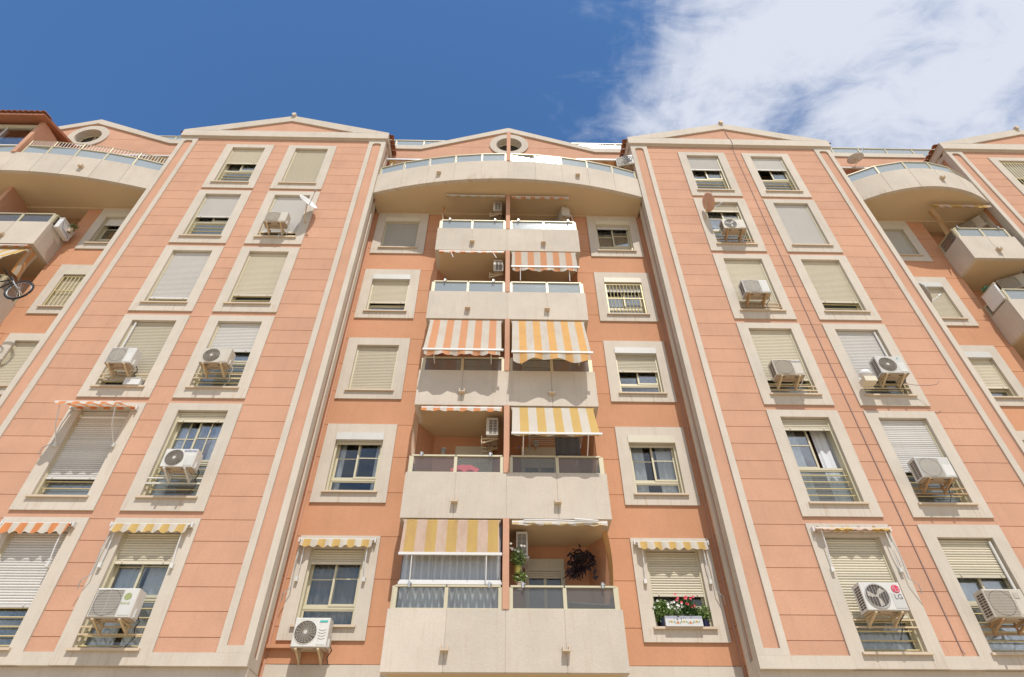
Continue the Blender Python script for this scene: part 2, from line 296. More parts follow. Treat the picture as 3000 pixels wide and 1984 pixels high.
def window(kind, xc, yf, zt, cfg, label=None):
    """kind 't' tower / 'f' tower, lowest storey / 'c' recessed wall. local origin: frame top centre"""
    d = dict(fw=1.725, fh=2.74, ow=1.165, ot=.20, oh=2.25) if kind == 't' else dict(fw=1.725, fh=2.74, ow=1.165, ot=.28, oh=2.22) if kind == 'f' else dict(fw=1.716, fh=2.117, ow=1.15, ot=.265, oh=1.60)
    if kind == 'f': d['fh'] = 2.745
    fw, fh, ow, ot, oh = d['fw'], d['fh'], d['ow'], d['ot'], d['oh']; h = ow/2
    win = MB().ring(-fw/2, fw/2, -fh, 0, -h, h, -ot-oh, -ot, 0, .27).build('window', DRIP_C if kind == 'c' else DRIP_T, BLD, (xc, yf, zt), key=kind)
    if label: win['label'] = label
    Zt, Zb = -ot, -ot-oh
    MB().box(-h-.06, h+.06, -.055, .2, Zb-.02, Zb+.025).build('sill', SILL, win, key=kind)
    yF = .205
    MB().ring(-h, h, Zb+.025, Zt, -h+.045, h-.045, Zb+.06, Zt-.05, yF-.05, yF+.05).build('frame', GOLD, win, key=kind)
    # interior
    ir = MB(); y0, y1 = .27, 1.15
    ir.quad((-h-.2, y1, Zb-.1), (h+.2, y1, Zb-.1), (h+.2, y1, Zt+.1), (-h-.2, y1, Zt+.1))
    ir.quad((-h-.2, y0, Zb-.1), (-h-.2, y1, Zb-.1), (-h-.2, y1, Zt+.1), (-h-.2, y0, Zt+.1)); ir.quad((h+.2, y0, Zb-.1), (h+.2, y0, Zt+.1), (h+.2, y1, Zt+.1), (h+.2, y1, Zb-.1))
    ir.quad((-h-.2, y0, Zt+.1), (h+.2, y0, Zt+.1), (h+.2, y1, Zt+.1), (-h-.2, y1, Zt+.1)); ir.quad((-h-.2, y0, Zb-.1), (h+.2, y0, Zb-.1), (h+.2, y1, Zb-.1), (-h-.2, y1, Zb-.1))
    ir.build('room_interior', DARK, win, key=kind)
    s = cfg.get('s', .5); zs = Zt-.02-s*(oh-.05); smat = {'c': SH_C, 'w': SH_W, 'g': SH_G}[cfg.get('m', 'c')]
    tw = h-.045
    ztr = Zb+.91 if kind != 'c' else Zb+.38      # transom
    # sashes
    if s < .93:
        fb = MB(); fb.box(-tw, tw, yF-.03, yF+.03, ztr, ztr+.055)
        fb.build('transom', GOLD, win, key=kind)
        zlo, zhi = ztr+.055, Zt-.05
        op = cfg.get('open', 0)
        if zs > zlo+.1:
            for sd in (-1, 1):
                if op == sd: continue
                x0, x1 = (-tw, .03) if sd < 0 else (-.03, tw)
                yy = yF-.022*sd+.0
                sa = MB().ring(x0, x1, zlo, zhi, x0+.045, x1-.045, zlo+.05, zhi-.05, yy-.018, yy+.018)
                if cfg.get('munt', 1): sa.box(x0+.045, x1-.045, yy-.01, yy+.01, (zlo+zhi)/2-.012, (zlo+zhi)/2+.012)
                if cfg.get('vmunt'): xm = (x0+x1)/2; sa.box(xm-.012, xm+.012, yy-.012, yy+.012, zlo+.05, zhi-.05)
                sa = sa.build('sash', GOLD, win, key=(kind, sd, cfg.get('munt', 1), cfg.get('vmunt')))
                MB().box(x0+.045, x1-.045, yy-.003, yy+.003, zlo+.05, zhi-.05).build('pane', GLASS, win, key=(kind, sd))
        # lower fixed light
        MB().ring(-tw, tw, Zb+.06, ztr, -tw+.035, tw-.035, Zb+.09, ztr-.03, yF-.02, yF+.02).build('lower_frame', GOLD, win, key=(kind,))
        MB().box(-tw+.035, tw-.035, yF-.003, yF+.003, Zb+.09, ztr-.03).build('pane', FROSTL if kind == 't' else GLASS, win, key=(kind, 'low'))
        # curtain
        cu = cfg.get('cur', 'w')
        if cu:
            n = 60; top = Zt-.03; amp = .03; ph = random.random()*6
            xs = [(-h-.05+(2*h+.1)*i/n) for i in range(n+1)]
            gap = cfg.get('gap', 0)
            for a, b in (((0, n),) if not gap else ((0, int(n*(.5-gap))), (int(n*(.5+gap)), n))):
                rows = [[(xs[i]+.01*sin(i*.9+ph), .34+amp*sin(i*.75+ph+.4*sin(i*.21))*(.5+.5*k), top+(Zb+.03-top)*k) for i in range(a, b+1)] for k in (0, .3, .65, 1)]
                MB().grid(rows).build('curtain', CURT if cu == 'w' else CURTD, win, smooth=True)
    # shutter
    if s > .02:
        p = .052; n = max(1, int(round((Zt-.01-zs)/p)))
        prof = [(.008, 0), (-.008, -.006), (-.015, -.022), (-.010, -.040), (.008, -.0465), (.008, -.052)]
        if cfg.get('slats'):
            for i in range(n):
                b = MB(); b.grid([[(-tw, .105+y, z), (tw, .105+y, z)] for y, z in prof])
                b.quad((-tw, .12, 0), (tw, .12, 0), (tw, .12, -.05), (-tw, .12, -.05))
                b.build('slat', smat, win, (0, 0, Zt-.012-i*p), key=(kind, cfg.get('m', 'c')))
        else:
            b = MB()
            for i in range(n):
                z0 = Zt-.012-i*p; b.grid([[(-tw, .105+y, z0+z), (tw, .105+y, z0+z)] for y, z in prof])
            b.grid([[(-tw, .12, Zt), (tw, .12, Zt)], [(-tw, .12, Zt-.012-n*p), (tw, .12, Zt-.012-n*p)]])
            b.build('shutter', smat, win)
        ze = Zt-.012-n*p
        b = MB().box(-tw, tw, .088, .118, ze-.055, ze)
        for sx_ in (-.75, .75): b.box(sx_*tw-.012, sx_*tw+.012, .07, .088, ze-.035, ze+.01)
        b.build('shutter_bottom_rail', smat, win)
    MB().box(-h, -h+.045, .08, .15, Zb+.03, Zt).build('shutter_guide', GOLD, win, key=(kind,)); MB().box(h-.045, h, .08, .15, Zb+.03, Zt).build('shutter_guide', GOLD, win, key=(kind, 1))
    if cfg.get('box'):
        MB().box(-h-.002, h+.002, -.02, .13, Zt-.20, Zt+.004).build('shutter_box', {'w': mat('box_white', (.55, .54, .505), .5, var=.2, vscale=4, streak=.3), 'c': SH_C}[cfg['box']], win, key=(kind, cfg['box']))
    # guard bars
    nb = cfg.get('bars', 5)
    for i in range(nb):
        z = Zb+.10+.163*i
        MB().tube([(-h+.04, .138, 0), (h-.04, .138, 0)], .014, 6).build('guard_bar', GOLDD, win, (0, 0, z), key=kind)
    if cfg.get('grille'):
        g0, g1 = (Zb+.06, Zt-.12) if kind != 'c' else (Zb+.06, Zt-.25); nn = cfg['grille']
        MB().ring(-h+.01, h-.01, g0, g1, -h+.045, h-.045, g0+.03, g1-.03, .02, .05).build('grille_frame', GOLDD, win)
        MB().box(-h+.045, h-.045, .018, .045, (g0+g1)/2+.0, (g0+g1)/2+.03).build('grille_rail', GOLDD, win)
        for i in range(nn):
            x = -h+.045+(2*h-.09)*(i+1)/(nn+1); MB().tube([(0, .032, g0+.03), (0, .032, g1-.03)], .010, 6).build('grille_bar', GOLDD, win, (x, 0, 0), key=(kind,))
    return win

def arch(x0, x1, z0, z1, r=.11, n=6):
    """slot outline with rounded top"""
    p = [(x0, z0), (x1, z0)]
    p += [(x1-r+r*cos(a), z1-r+r*sin(a)) for a in [pi/2*i/n for i in range(n+1)]]
    p += [(x0+r-r*cos(a), z1-r+r*sin(a)) for a in [pi/2-pi/2*i/n for i in range(n+1)]]
    return p

def tower(xt, hw, off, conf, left=True, zb=0, sides=(-1, 1)):
    """projecting gabled tower. hw: half width, off: window offsets"""
    e = hw; iw = hw-.61                       # inner field half width
    x0, x1 = -e, e
    T = MB()
    # backing sheets behind the joints
    fr = [(o-.8625, o+.8625) for o in off]
    cols = [(-iw, fr[0][0]), (fr[0][1], fr[1][0]), (fr[1][1], iw)]
    for a, b in cols: T.box(a-.003 if a > -iw else a, b+.003 if b < iw else b, .053, .28, -17.03, .41)
    T.box(-e, e, .9, 2.35, -17.4, 1.2)  # unseen slab added behind the tower windows to keep light out
    tw = T.build('tower', PEACH_T, BLD, (xt, 0, 0))
    # rusticated courses
    zs = []
    for k in range(6):
        if k < 5: zs += [(k, j) for j in range(6)]
        else: zs += [(5, j) for j in range(6)]
    def seg(a, b, z0, z1, name='wall_panel'):
        MB().box(a, b, .04, .28, z0+G, z1-G).build(name, PEACH_T, tw)
    seg(-iw, iw, -.01, .40)
    for k in range(6):
        base = -k*FH
        js = [0, -.46, -.925, -1.38, -1.84, -2.37, -2.9] if k < 5 else [0, -.46, -.91, -1.36, -1.81, -2.26, -2.53]
        for j in range(6):
            zt, zl = base-.01+js[j], base-.01+js[j+1]
            if j < 5 or k == 5:
                for a, b in cols: seg(a, b, zl, zt)
            else:
                m_ = MB(); zc = base-2.742
                for a, b in cols: m_.box(a, b, .04, .28, zc, zt-G)
                m_.box(-iw, iw, .04, .28, zl+G, zc); m_.build('wall_panel', PEACH_T, tw)
    # pilaster bands with a sunk strip, front
    for s in (-1, 1):
        a, b = sorted((s*(e-.61), s*(e-.46))); MB().box(a, b, 0, .28, -17.03, .40).build('pilaster_band', CREAM, tw)
        a2, b2 = sorted((s*(e-.15), s*e)); q = MB().box(a2, b2, 0, .15, -17.03, .40)
        q.build('pilaster_band', CREAM, tw)
        a, b = sorted((s*(e-.46), s*(e-.15)))
        MB().box(a, b, .05, .15, -16.91, .30).build('pilaster_strip', PEACH_T, tw)
        # rounded head of the strip (cream piece with arch cut out)
        ar = arch(a, b, .02, .24)[2:]; hd = MB()
        for (xq, zq), (xr, zr) in zip(ar[:-1], ar[1:]):
            if abs(xq-xr) > 1e-5: hd.prism([(xr, zr), (xq, zq), (xq, .40), (xr, .40)], 0, .055)
        hd.build('pilaster_head', CREAM, tw)
        MB().box(a, b, 0, .15, -17.03, -16.91).build('pilaster_foot', CREAM, tw)
        # side face: corner band, strip, second band, rendered return with joints
        xa, xb = (s*(e-.04), s*e); xo0, xo1 = sorted((s*e, s*(e-.15)))
        MB().box(xo0, xo1, .15, .25, -17.26, .46).build('side_band', CREAM, tw)
        xi0, xi1 = sorted((s*(e-.05), s*(e-.15)))
        MB().box(xi0, xi1, .25, .43, -17.05, .30).build('side_strip', PEACH_C, tw)
        MB().box(xo0, xo1, .25, .43, .22, .46).build('side_head', CREAM, tw)
        MB().box(xo0, xo1, .25, .43, -17.26, -17.05).build('side_foot', CREAM, tw)
        MB().box(xo0, xo1, .43, .64, -17.26, .46).build('side_band', CREAM, tw)
        sb0, sb1 = sorted((s*(e-.06), s*(e-.3))); MB().box(sb0, sb1, .64, .95, -17.26, .46).build('side_wall', PEACH_C, tw)
        xi0, xi1 = sorted((s*(e-.045), s*(e-.1))); z = .46
        for k in range(19):
            zn = z-.93; MB().box(xi0, xi1, .64, .90, max(zn, -17.0)+G, z-G).build('side_panel', PEACH_C, tw)
            z = zn
            if z < -16.9: break
    # base band
    bb = [(-e, fr[0][0]), (fr[0][1], fr[1][0]), (fr[1][1], e)]
    for a, b in bb: MB().box(a, b, 0, .15, -17.25, -17.03-.001).build('base_band', CREAM, tw)
    # frieze, cornice, pediment
    MB().box(-e, e, 0, .3, .40, .46).build('frieze', CREAM, tw)
    ce = e+.06; cor = MB(); cor.box(-ce, ce, -.075, .95, .46, .82); cor.build('cornice', CREAM, tw)
    ap = 2.00; ez = .86
    sl_ = (ap-ez)/ce
    # tympanum recess
    ti = 2.55/3.745*e; tz0 = .84; tz1 = 1.62
    outer = [(-ce, .82), (-ti, tz0), (0, tz1), (ti, tz0), (ce, .82), (ce, ez), (0, ap), (-ce, ez)]
    MB().prism(outer, -.075, .30).build('pediment', CREAM, tw)
    MB().prism([(-ti, .82), (ti, .82), (0, tz1+.02)], -.02, .28).build('tympanum', PEACH_T, tw)
    MB().box(-ti, ti, -.075, -.02, .82, tz0).build('tympanum_ledge', CREAM, tw)
    # gable roof and its tiles
    rf = MB(); rf.prism([(-ce-.02, ez+.0), (ce+.02, ez), (0, ap+.012)], .30, 6.0); rf = rf.build('roof', TILE, BLD, (xt, 0, 0))
    ang = math.atan2(ap-ez, ce); ln = sqrt(ce*ce+(ap-ez)**2)+.16
    key = 'tile'
    if key not in CACHE:
        b = MB(); r0 = .105; nn = 7
        rows = []
        for (xx, rr) in ((0, .105), (.40, .082)): rows.append([(xx, rr*cos(pi*i/nn), rr*.62*sin(pi*i/nn)) for i in range(nn+1)])
        b.grid(rows); rows2 = [[(x, y*.84, z-.016) for x, y, z in r] for r in rows]; b.grid([list(reversed(r)) for r in rows2])
        for r in (0, 1):
            A, B_ = rows[r], rows2[r]
            for i in range(nn): b.quad(A[i], A[i+1], B_[i+1], B_[i]) if r else b.quad(A[i+1], A[i], B_[i], B_[i+1])
        CACHE[key] = b.mesh('roof_tile', TILE)
    for s in (-1, 1):
        for c in range(5):
            yc = .09+c*.215
            nt_ = 11 if c == 0 else 4
            for i in range(nt_):
                dd = ln-.0-i*.365-(.0)
                # position of the lower (wide) end on the slope
                x = s*dd*cos(ang); z = ap-dd*sin(ang)-.012+random.uniform(-.004, .004)
                o = link('roof_tile', CACHE[key], rf, (x, yc+random.uniform(-.012, .012), z)); 
                o.rotation_euler = (0, -(ang) if s < 0 else ang-pi, 0) if False else (0, (-ang if s < 0 else -(pi-ang)), 0)
                if s > 0: o.rotation_euler = (pi, 0, 0); o.rotation_euler = Matrix.Rotation(pi, 3, 'Z').to_euler(); o.rotation_euler = (Matrix.Rotation(pi, 3, 'Z') @ Matrix.Rotation(-ang, 3, 'Y')).to_euler()
        # side cornice under the eaves
    MB().tube([(0, -.16, ap+.03), (0, .3, ap+.03)], [.085, .095], 10).build('ridge_tile', SILL if zb else CREAM, rf)
    for (ci, k), cf in conf.items():
        kind = 'f' if k == 5 else 't'
        window(kind, xt+off[ci], 0, -k*FH, cf)
    return tw

SL = dict(slats=1)
TL = {(0, 0): dict(s=.40, m='c'), (1, 0): dict(s=1, m='c'), (0, 1): dict(s=.50, m='w'), (1, 1): dict(s=.83, m='w', cur=0),
      (0, 2): dict(s=.86, m='w'), (1, 2): dict(s=.80, m='c', gap=.1), (0, 3): dict(s=.86, m='c', cur='g'), (1, 3): dict(s=.42, m='w', cur='g'),
      (0, 4): dict(s=.78, m='w', slats=1), (1, 4): dict(s=.10, m='c', slats=1, gap=.22, vmunt=1), (0, 5): dict(s=.64, m='w', slats=1, cur='g'), (1, 5): dict(s=.27, m='c', slats=1, gap=.05, cur='w')}
TR = {(0, 0): dict(s=.36, m='w', gap=.2, cur='w'), (1, 0): dict(s=.33, m='w', open=-1, gap=.3), (0, 1): dict(s=.17, m='c', cur='w'), (1, 1): dict(s=1, m='w'),
      (0, 2): dict(s=1, m='c'), (1, 2): dict(s=.77, m='c', cur='w', gap=.15), (0, 3): dict(s=.76, m='c', cur=0), (1, 3): dict(s=.72, m='w', cur=0),
      (0, 4): dict(s=.12, m='c', open=1, gap=.15), (1, 4): dict(s=.60, m='w', slats=1, gap=.3), (0, 5): dict(s=.68, m='c', slats=1, cur='w'), (1, 5): dict(s=.34, m='c', slats=1, cur='w', munt=0)}
T3 = {(0, 0): dict(s=.45, m='g', grille=9, bars=0, cur='w')}
t_l = tower(-8.165, 3.745, (-1.125, 1.145), TL)
t_r = tower(8.40, 3.745, (-1.18, 1.18), TR, zb=1)
t_3 = tower(20.10, 3.57, (-1.29, 1.29), T3, zb=1)
MB().tube([(8.46, -.012, -17.0), (8.455, .028, -16.9), (8.44, .028, -9), (8.47, .028, -4), (8.49, .028, .38), (8.49, -.09, .5), (8.49, -.09, .82), (8.49, -.035, .86), (8.45, -.035, 1.55)], .012, 6).build('lightning_cable', CABLE, BLD)

# ------------------------------------------------------------------ recessed bays
def railing(parent, pts, z0, h, mats, post=.035, wob=None):
    """straight glazed rail segments between plan points"""
    for i in range(len(pts)-1):
        a, b = Vector(pts[i]), Vector(pts[i+1]); d = (b-a); ln = d.length; an = math.atan2(d.y, d.x)
        def bx(nm, x0, x1, y0, y1, za, zb_, mt):
            o = MB().box(x0, x1, y0, y1, za, zb_).build(nm, mt, parent, (a.x, a.y, 0)); o.rotation_euler = (0, 0, an); return o
        bx('top_rail', -.01, ln+.01, -.035, .035, z0+h-.035, z0+h, GOLD)
        bx('bottom_rail', 0, ln, -.02, .02, z0, z0+.028, GOLD)
        bx('rail_post', -post, post, -.028, .028, z0+.001, z0+h-.036, GOLD)
        if i == len(pts)-2: bx('rail_post', ln-post, ln+post, -.028, .028, z0+.001, z0+h-.036, GOLD)
        bx('glass_pane', post, ln-post, -.004, .004, z0+.028, z0+h-.035, mats[i % len(mats)]).rotation_euler.z += (wob or {}).get(i, 0)

def spout(parent, x, y, z):
    b = MB(); b.box(-.07, .07, -.12, .0, -.05, -.028).box(-.07, -.045, -.12, 0, -.028, .04).box(.045, .07, -.12, 0, -.028, .04)
    b.build('drain_spout', SILL, parent, (x, y, z), key=0)

def balcony(xc, k, glass, x0=-2.22, x1=2.22, div=True, dx=(0,)):
    Zt = -4.635-k*FH; Hh = 1.074
    bal = MB().prismz([(x0+.02, .19), (x1-.02, .19), (x1-.02, .885), (x1-.37, 1.50), (x0+.37, 1.50), (x0+.02, .885)], -Hh+.004, -Hh+.24).build('balcony', SOFFIT, BLD, (xc, 0, Zt))
    js = [x0, (x0*.5), 0, x1*.5, x1] if div else [x0, (x0+x1)/2, x1]
    for i in range(len(js)-1):
        a, b = js[i], js[i+1]
        MB().box(a+(.0055 if i else 0), b-(.0055 if i < len(js)-2 else 0), .08, .20, -Hh, 0).build('parapet_panel', CREAM_P, bal)
    MB().box(x0+.02, x1-.02, .092, .19, -Hh+.01, -.01).build('parapet_backing', CREAM_P, bal)
    MB().box(x0, x0+.12, .20, .885, -Hh, 0).build('parapet_side', CREAM_P, bal)
    MB().box(x1-.12, x1, .20, .885, -Hh, 0).build('parapet_side', CREAM_P, bal)
    if div:
        railing(bal, [(x0+.10, .13), (x0*.5-.03, .13), (-.105, .13)], 0, .455, glass[0])
        railing(bal, [(.105, .13), (x1*.5+.03, .13), (x1-.10, .13)], 0, .455, glass[1])
        for x in (x0*.5+.01, x1*.5-.01): spout(bal, x, .08, -.70)
    else:
        railing(bal, [(x0+.10, .13), ((x0+x1)/2, .13), (x1-.10, .13)], 0, .455, glass[0])
        spout(bal, (x0+x1)/2-.0, .08, -.70)
    railing(bal, [(x0+.06, .87), (x0+.06, .16)], 0, .455, [FROSTD]); railing(bal, [(x1-.06, .16), (x1-.06, .87)], 0, .455, [FROSTD])
    return bal

def arcb(xc, hw, sag, nseg, y_end=.06, glass=None, div=True, guard=False):
    R = (hw*hw+sag*sag)/(2*sag); yc = y_end-sag+R
    def Y(x, r=0): return yc-sqrt((R-r)**2-x*x) if True else 0
    n = nseg*6
    def curve(x0, x1, r, m_): return [(x0+(x1-x0)*i/m_, Y(x0+(x1-x0)*i/m_)+r) for i in range(m_+1)]
    z0, z1 = -2.81, -1.735
    pts = curve(-hw, hw, .1, n)
    sb = MB().prismz(pts+[(hw, .8), (2.2 if hw > 4 else hw, .8), (1.84 if hw > 4 else hw, 1.5), (-1.84 if hw > 4 else -hw, 1.5), (-2.2 if hw > 4 else -hw, .8), (-hw, .8)], z0+.003, z0+.25)
    bal = sb.build('curved_balcony', SOFFIT, BLD, (xc, 0, 0))
    MB().prismz([(-hw, .75), (hw, .75), (hw, 1.3), (-hw, 1.3)], z0+.006, z0+.24).box(-hw, hw, .849, 1.3, z0-.056, z0+.0).build('slab_edge', SOFFIT, bal)
    js = [-hw+2*hw*i/nseg for i in range(nseg+1)]
    for i in range(nseg):
        a = js[i]+(.0055 if i else 0); b = js[i+1]-(.0055 if i < nseg-1 else 0)
        o = curve(a, b, 0, 6); q = curve(a, b, .12, 6)
        MB().prismz(o+list(reversed(q)), z0, z1).build('parapet_panel', STAIN if (1 <= i <= 4 and div) or i == 0 else CREAM_P, bal)
    o = curve(-hw, hw, .012, n); q = curve(-hw, hw, .11, n)
    MB().prismz(o+list(reversed(q)), z0+.012, z1-.012).build('parapet_backing', CREAM_P, bal)
    gp = [(x, Y(x)+.05) for x in js]
    if div:
        hn = nseg//2
        left = gp[:hn]+[(-.10, Y(0)+.05)]; right = [(.10, Y(0)+.05)]+gp[hn+1:]
        for sgn, pl in ((-1, left), (1, right)):
            pl = list(pl); 
            if sgn < 0: pl[0] = (pl[0][0]+.06, pl[0][1])
            else: pl[-1] = (pl[-1][0]-.06, pl[-1][1])
            railing(bal, pl, z1, .49, glass, post=.03, wob={0: .055, 1: -.028} if sgn > 0 else None)
    else:
        gp[0] = (gp[0][0]+.06, gp[0][1]); gp[-1] = (gp[-1][0]-.06, gp[-1][1]); railing(bal, gp, z1, .49, glass, post=.03)
    for x in ((-hw*.515, hw*.515) if hw > 4 else (.45,)): spout(bal, x, Y(x), -2.33)
    return bal, Y

def bay(xc, wins, half=4.53, side=(-1, 1)):
    """recessed wall with its joints; wins: {(side,k):cfg}"""
    rw = MB().box(-half, -2.16, .9, 1.02, -17.26, -2.7).box(2.16, half, .9, 1.02, -17.26, -2.7)
    rw.v = []; rw.f = []
    for s in side:
        a, b = sorted((s*half, s*4.432)); rw.box(a, b, .9, 1.1, -17.26, -2.7)
        a, b = sorted((s*2.19, s*2.717)); rw.box(a, b, .9, 1.1, -17.26, -2.7)
    rw = rw.build('recessed_wall', PEACH_C, BLD, (xc, 0, 0))
    for s in side:
        c1 = sorted((s*half, s*4.4325)); c2 = sorted((s*2.7165, s*2.19))
        for k in range(5):
            t = -2.865-k*FH
            js = [0, -.92, -1.85, -2.9] if k < 4 else [0, -.92, -1.85, -2.53]
            for j in range(3):
                if j < 2 and True:
                    for c in (c1, c2): MB().box(c[0], c[1], .89, 1.1, t+js[j+1]+G, t+js[j]-G).build('wall_panel', PEACH_C, rw)
                else:
                    m_ = MB(); zc = t-2.118
                    a, b = sorted((s*half, s*2.19))
                    if k == 4: zc = t-2.118
                    for c in (c1, c2): m_.box(c[0], c[1], .89, 1.1, zc, t+js[j]-G)
                    m_.box(a, b, .89, 1.1, t+js[j+1]+G, zc); m_.build('wall_panel', PEACH_C, rw)
        a, b = sorted((s*half, s*2.19)); MB().box(a, b, .875, 1.1, -17.8, -17.395).build('base_band', CREAM, rw, (0, 0, .392))
    for (s, k), cf in wins.items():
        window('c', xc+s*3.5745, .85, -2.865-k*FH, cf)
    # loggia: angled cheeks and back wall
    lg = MB(); zt, zb_ = -2.8, -17.3
    P = [(-2.185, .905), (-1.84, 1.48), (1.84, 1.48), (2.185, .905)]
    P2 = [(-2.185, 1.1), (-1.98, 1.62), (1.98, 1.62), (2.185, 1.1)]
    lg.prismz(P+list(reversed(P2)), zb_, zt); lg.build('loggia_wall', PEACH_C, BLD, (xc, 0, 0))
    return rw

def gable(xc, dz=0):
    """set-back gable wall with round window above the curved balcony"""
    hw = 4.53; cz = 1.69; r = .70; n = 24; zg = 1.54; y0, y1 = .85, 1.15
    def line(x): return 1.24 if abs(x) > 3.4 else 1.24+(3.4-abs(x))*.414
    a0 = math.asin((zg-cz)/r)
    up = [(-hw, zg+G) if False else (-2.66, zg+G)]
    # upper piece between joint and band
    arc_up = [(.03+r*cos(a), cz+r*sin(a)) for a in [pi-a0-(pi-2*a0)*i/n for i in range(n+1)]]
    up = [(-2.66, zg+G)]+[(x, max(z, zg+G)) for x, z in arc_up]+[(2.66, zg+G), (0, 2.66)]
    gw = MB().prism(up, y0, y1).build('gable_wall', PEACH_T, BLD, (xc, 0, dz))
    arc_lo = [(.03+r*cos(a), cz+r*sin(a)) for a in [pi-a0+(pi+2*a0)*i/n for i in range(n+1)]]
    lo = [(-hw, .62+G), (hw, .62+G), (hw, 1.23), (3.4, 1.23), (2.68, zg-G)]+[(x, min(z, zg-G)) for x, z in reversed(arc_lo)]+[(-2.68, zg-G), (-3.4, 1.23), (-hw, 1.23)]
    # arc dips below .62? keep it clear
    MB().prism(lo, y0, y1).build('wall_panel', PEACH_T, gw)
    z = .62
    for q in range(4): MB().box(-hw, hw, y0, y1, max(z-.92+G, -2.62), z-G).build('wall_panel', PEACH_T, gw); z -= .92
    MB().box(-hw, hw, y0+.012, y1-.05, -2.62, .9).box(2.6, hw, y0+.012, y1-.05, .9, 1.2).box(-hw, -2.6, y0+.012, y1-.05, .9, 1.2).build('wall_backing', PEACH_T, gw)
    # coping band
    lowr = [(-hw, 1.24), (-3.4, 1.24), (0, 2.65), (3.4, 1.24), (hw, 1.24)]; uppr = [(hw, 1.50), (3.38, 1.50), (0, 2.96), (-3.38, 1.50), (-hw, 1.50)]
    MB().prism(lowr+uppr, .79, 1.2).build('coping', CREAM, gw)
    # oculus ring, reveal and glass
    m_ = MB(); R_ = .765; ri = .50; nn = 40; a = 0
    for (rr, y) in ((R_, .86), (R_, .80), (ri, .80), (ri, 1.12)):
        m_.v += [(.03+rr*cos(2*pi*i/nn), y, cz+rr*sin(2*pi*i/nn)) for i in range(nn)]
    for k in range(3):
        for i in range(nn): j = (i+1) % nn; m_.f.append((k*nn+i, k*nn+j, (k+1)*nn+j, (k+1)*nn+i))
    oc = m_.build('round_window', CREAM, gw)
    MB().disc((.03, 1.10, cz), .5, n=40).build('pane', GLASS, oc)
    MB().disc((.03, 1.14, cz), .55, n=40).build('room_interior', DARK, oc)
    MB().tube([(.03+.47*cos(2*pi*i/32), 1.085, cz+.47*sin(2*pi*i/32)) for i in range(32)], .03, 6, True).build('frame', GOLD, oc)
    MB().box(.01, .05, 1.07, 1.10, cz-.46, cz+.46).build('mullion', GOLD, oc)
    return gw

G_TOP = [FROSTC]; 
WC = {(-1, 0): dict(s=1, m='g', bars=0, box='c'), (-1, 1): dict(s=.70, m='c', bars=0, box='w', munt=0, cur=0), (-1, 2): dict(s=.97, m='c', bars=0), (-1, 3): dict(s=0.12, m='c', bars=0, box='w', gap=.3),
      (-1, 4): dict(s=.16, m='c', slats=1, bars=0, cur='g'),
      (1, 0): dict(s=.17, m='w', bars=0, box='c', vmunt=0, cur='g'), (1, 1): dict(s=.30, m='g', bars=0, grille=9, box='c', cur='w'), (1, 2): dict(s=.46, m='c', bars=0, box='w', cur=0),
      (1, 3): dict(s=.12, m='c', bars=0, box='c', gap=.12), (1, 4): dict(s=.55, m='c', slats=1, bars=0, cur='g', munt=0)}
XC = .117
bay(XC, WC)
balcony(XC, 0, ([FROST], [FROST])); balcony(XC, 1, ([FROST], [FROST])); balcony(XC, 2, ([FROSTD], [FROSTD])); balcony(XC, 3, ([FROSTM], [FROSTD])); balcony(XC, 4, ([FROSTM], [FROSTD]))
arc_c, YC = arcb(XC, 4.53, .64, 10, glass=[FROSTC])
gable(XC)
# divider wall between the two flats
dv = MB()
zt = -2.81
for k in range(5):
    z1 = -2.81-k*FH; z0 = -4.635-k*FH
    MB().box(-.065, .065, .065, 1.49, z0-.0, z1+.002).build('divider_wall', PEACH_T, BLD, (XC, 0, 0))
    MB().box(-.065, .065, .065, .0795, z0-.02, z0).build('divider_foot', PEACH_T, BLD, (XC, 0, 0)) if False else None
MB().prism([(0, 0)]*0+[(-.065, -1.75), (.065, -1.75), (.065, .14), (-.065, .14)], -.60, .85).build('divider_wall', PEACH_T, BLD, (XC, 0, 0))

# left bay (seen at the left edge)
XL = -16.43
WL = {(1, 0): dict(s=.30, m='w', bars=0, box='c', cur=0), (1, 1): dict(s=1, m='c', bars=0, grille=8, box='c'), (1, 2): dict(s=.97, m='c', bars=0)}
bay(XL, WL, side=(1,))
for k in range(2): balcony(XL, k, ([FROSTD], [FROSTD]))
for k in range(2): MB().box(-.065, .065, .065, 1.49, -4.635-k*FH, -2.81-k*FH).build('divider_wall', PEACH_T, BLD, (XL, 0, 0))
arc_l, YL = arcb(XL, 4.53, .64, 10, glass=[FROSTC])
gable(XL, .10)
MB().box(-.15, -.0, -.62, .85, -1.75, .22).build('divider_wall', PEACH_T, BLD, (XL-.05, 0, 0))
# extra guard of vertical bars above the rail of the right-hand half
gp = [(-.02+.10, YL(0)+.05)]+[(x, YL(x)+.05) for x in (.906, 1.812, 2.718, 3.624, 4.47)]
gd = MB().box(0, .001, 0, .001, 0, .001)
for i in range(len(gp)-1):
    a = Vector(gp[i]); b = Vector(gp[i+1]); z0, z1 = -1.245, -.93
    MB().tube([(a.x, a.y, z1), (b.x, b.y, z1)], .018, 6).build('guard_rail', GOLD, arc_l)
    MB().tube([(a.x, a.y, z0), (a.x, a.y, z1)], .022, 6).build('guard_post', GOLD, arc_l)
    for q in range(1, 9):
        p = a.lerp(b, q/9); MB().tube([(0, 0, z0), (0, 0, z1)], .009, 6).build('guard_bar', WHITE, arc_l, (p.x, p.y, 0), key='lg')
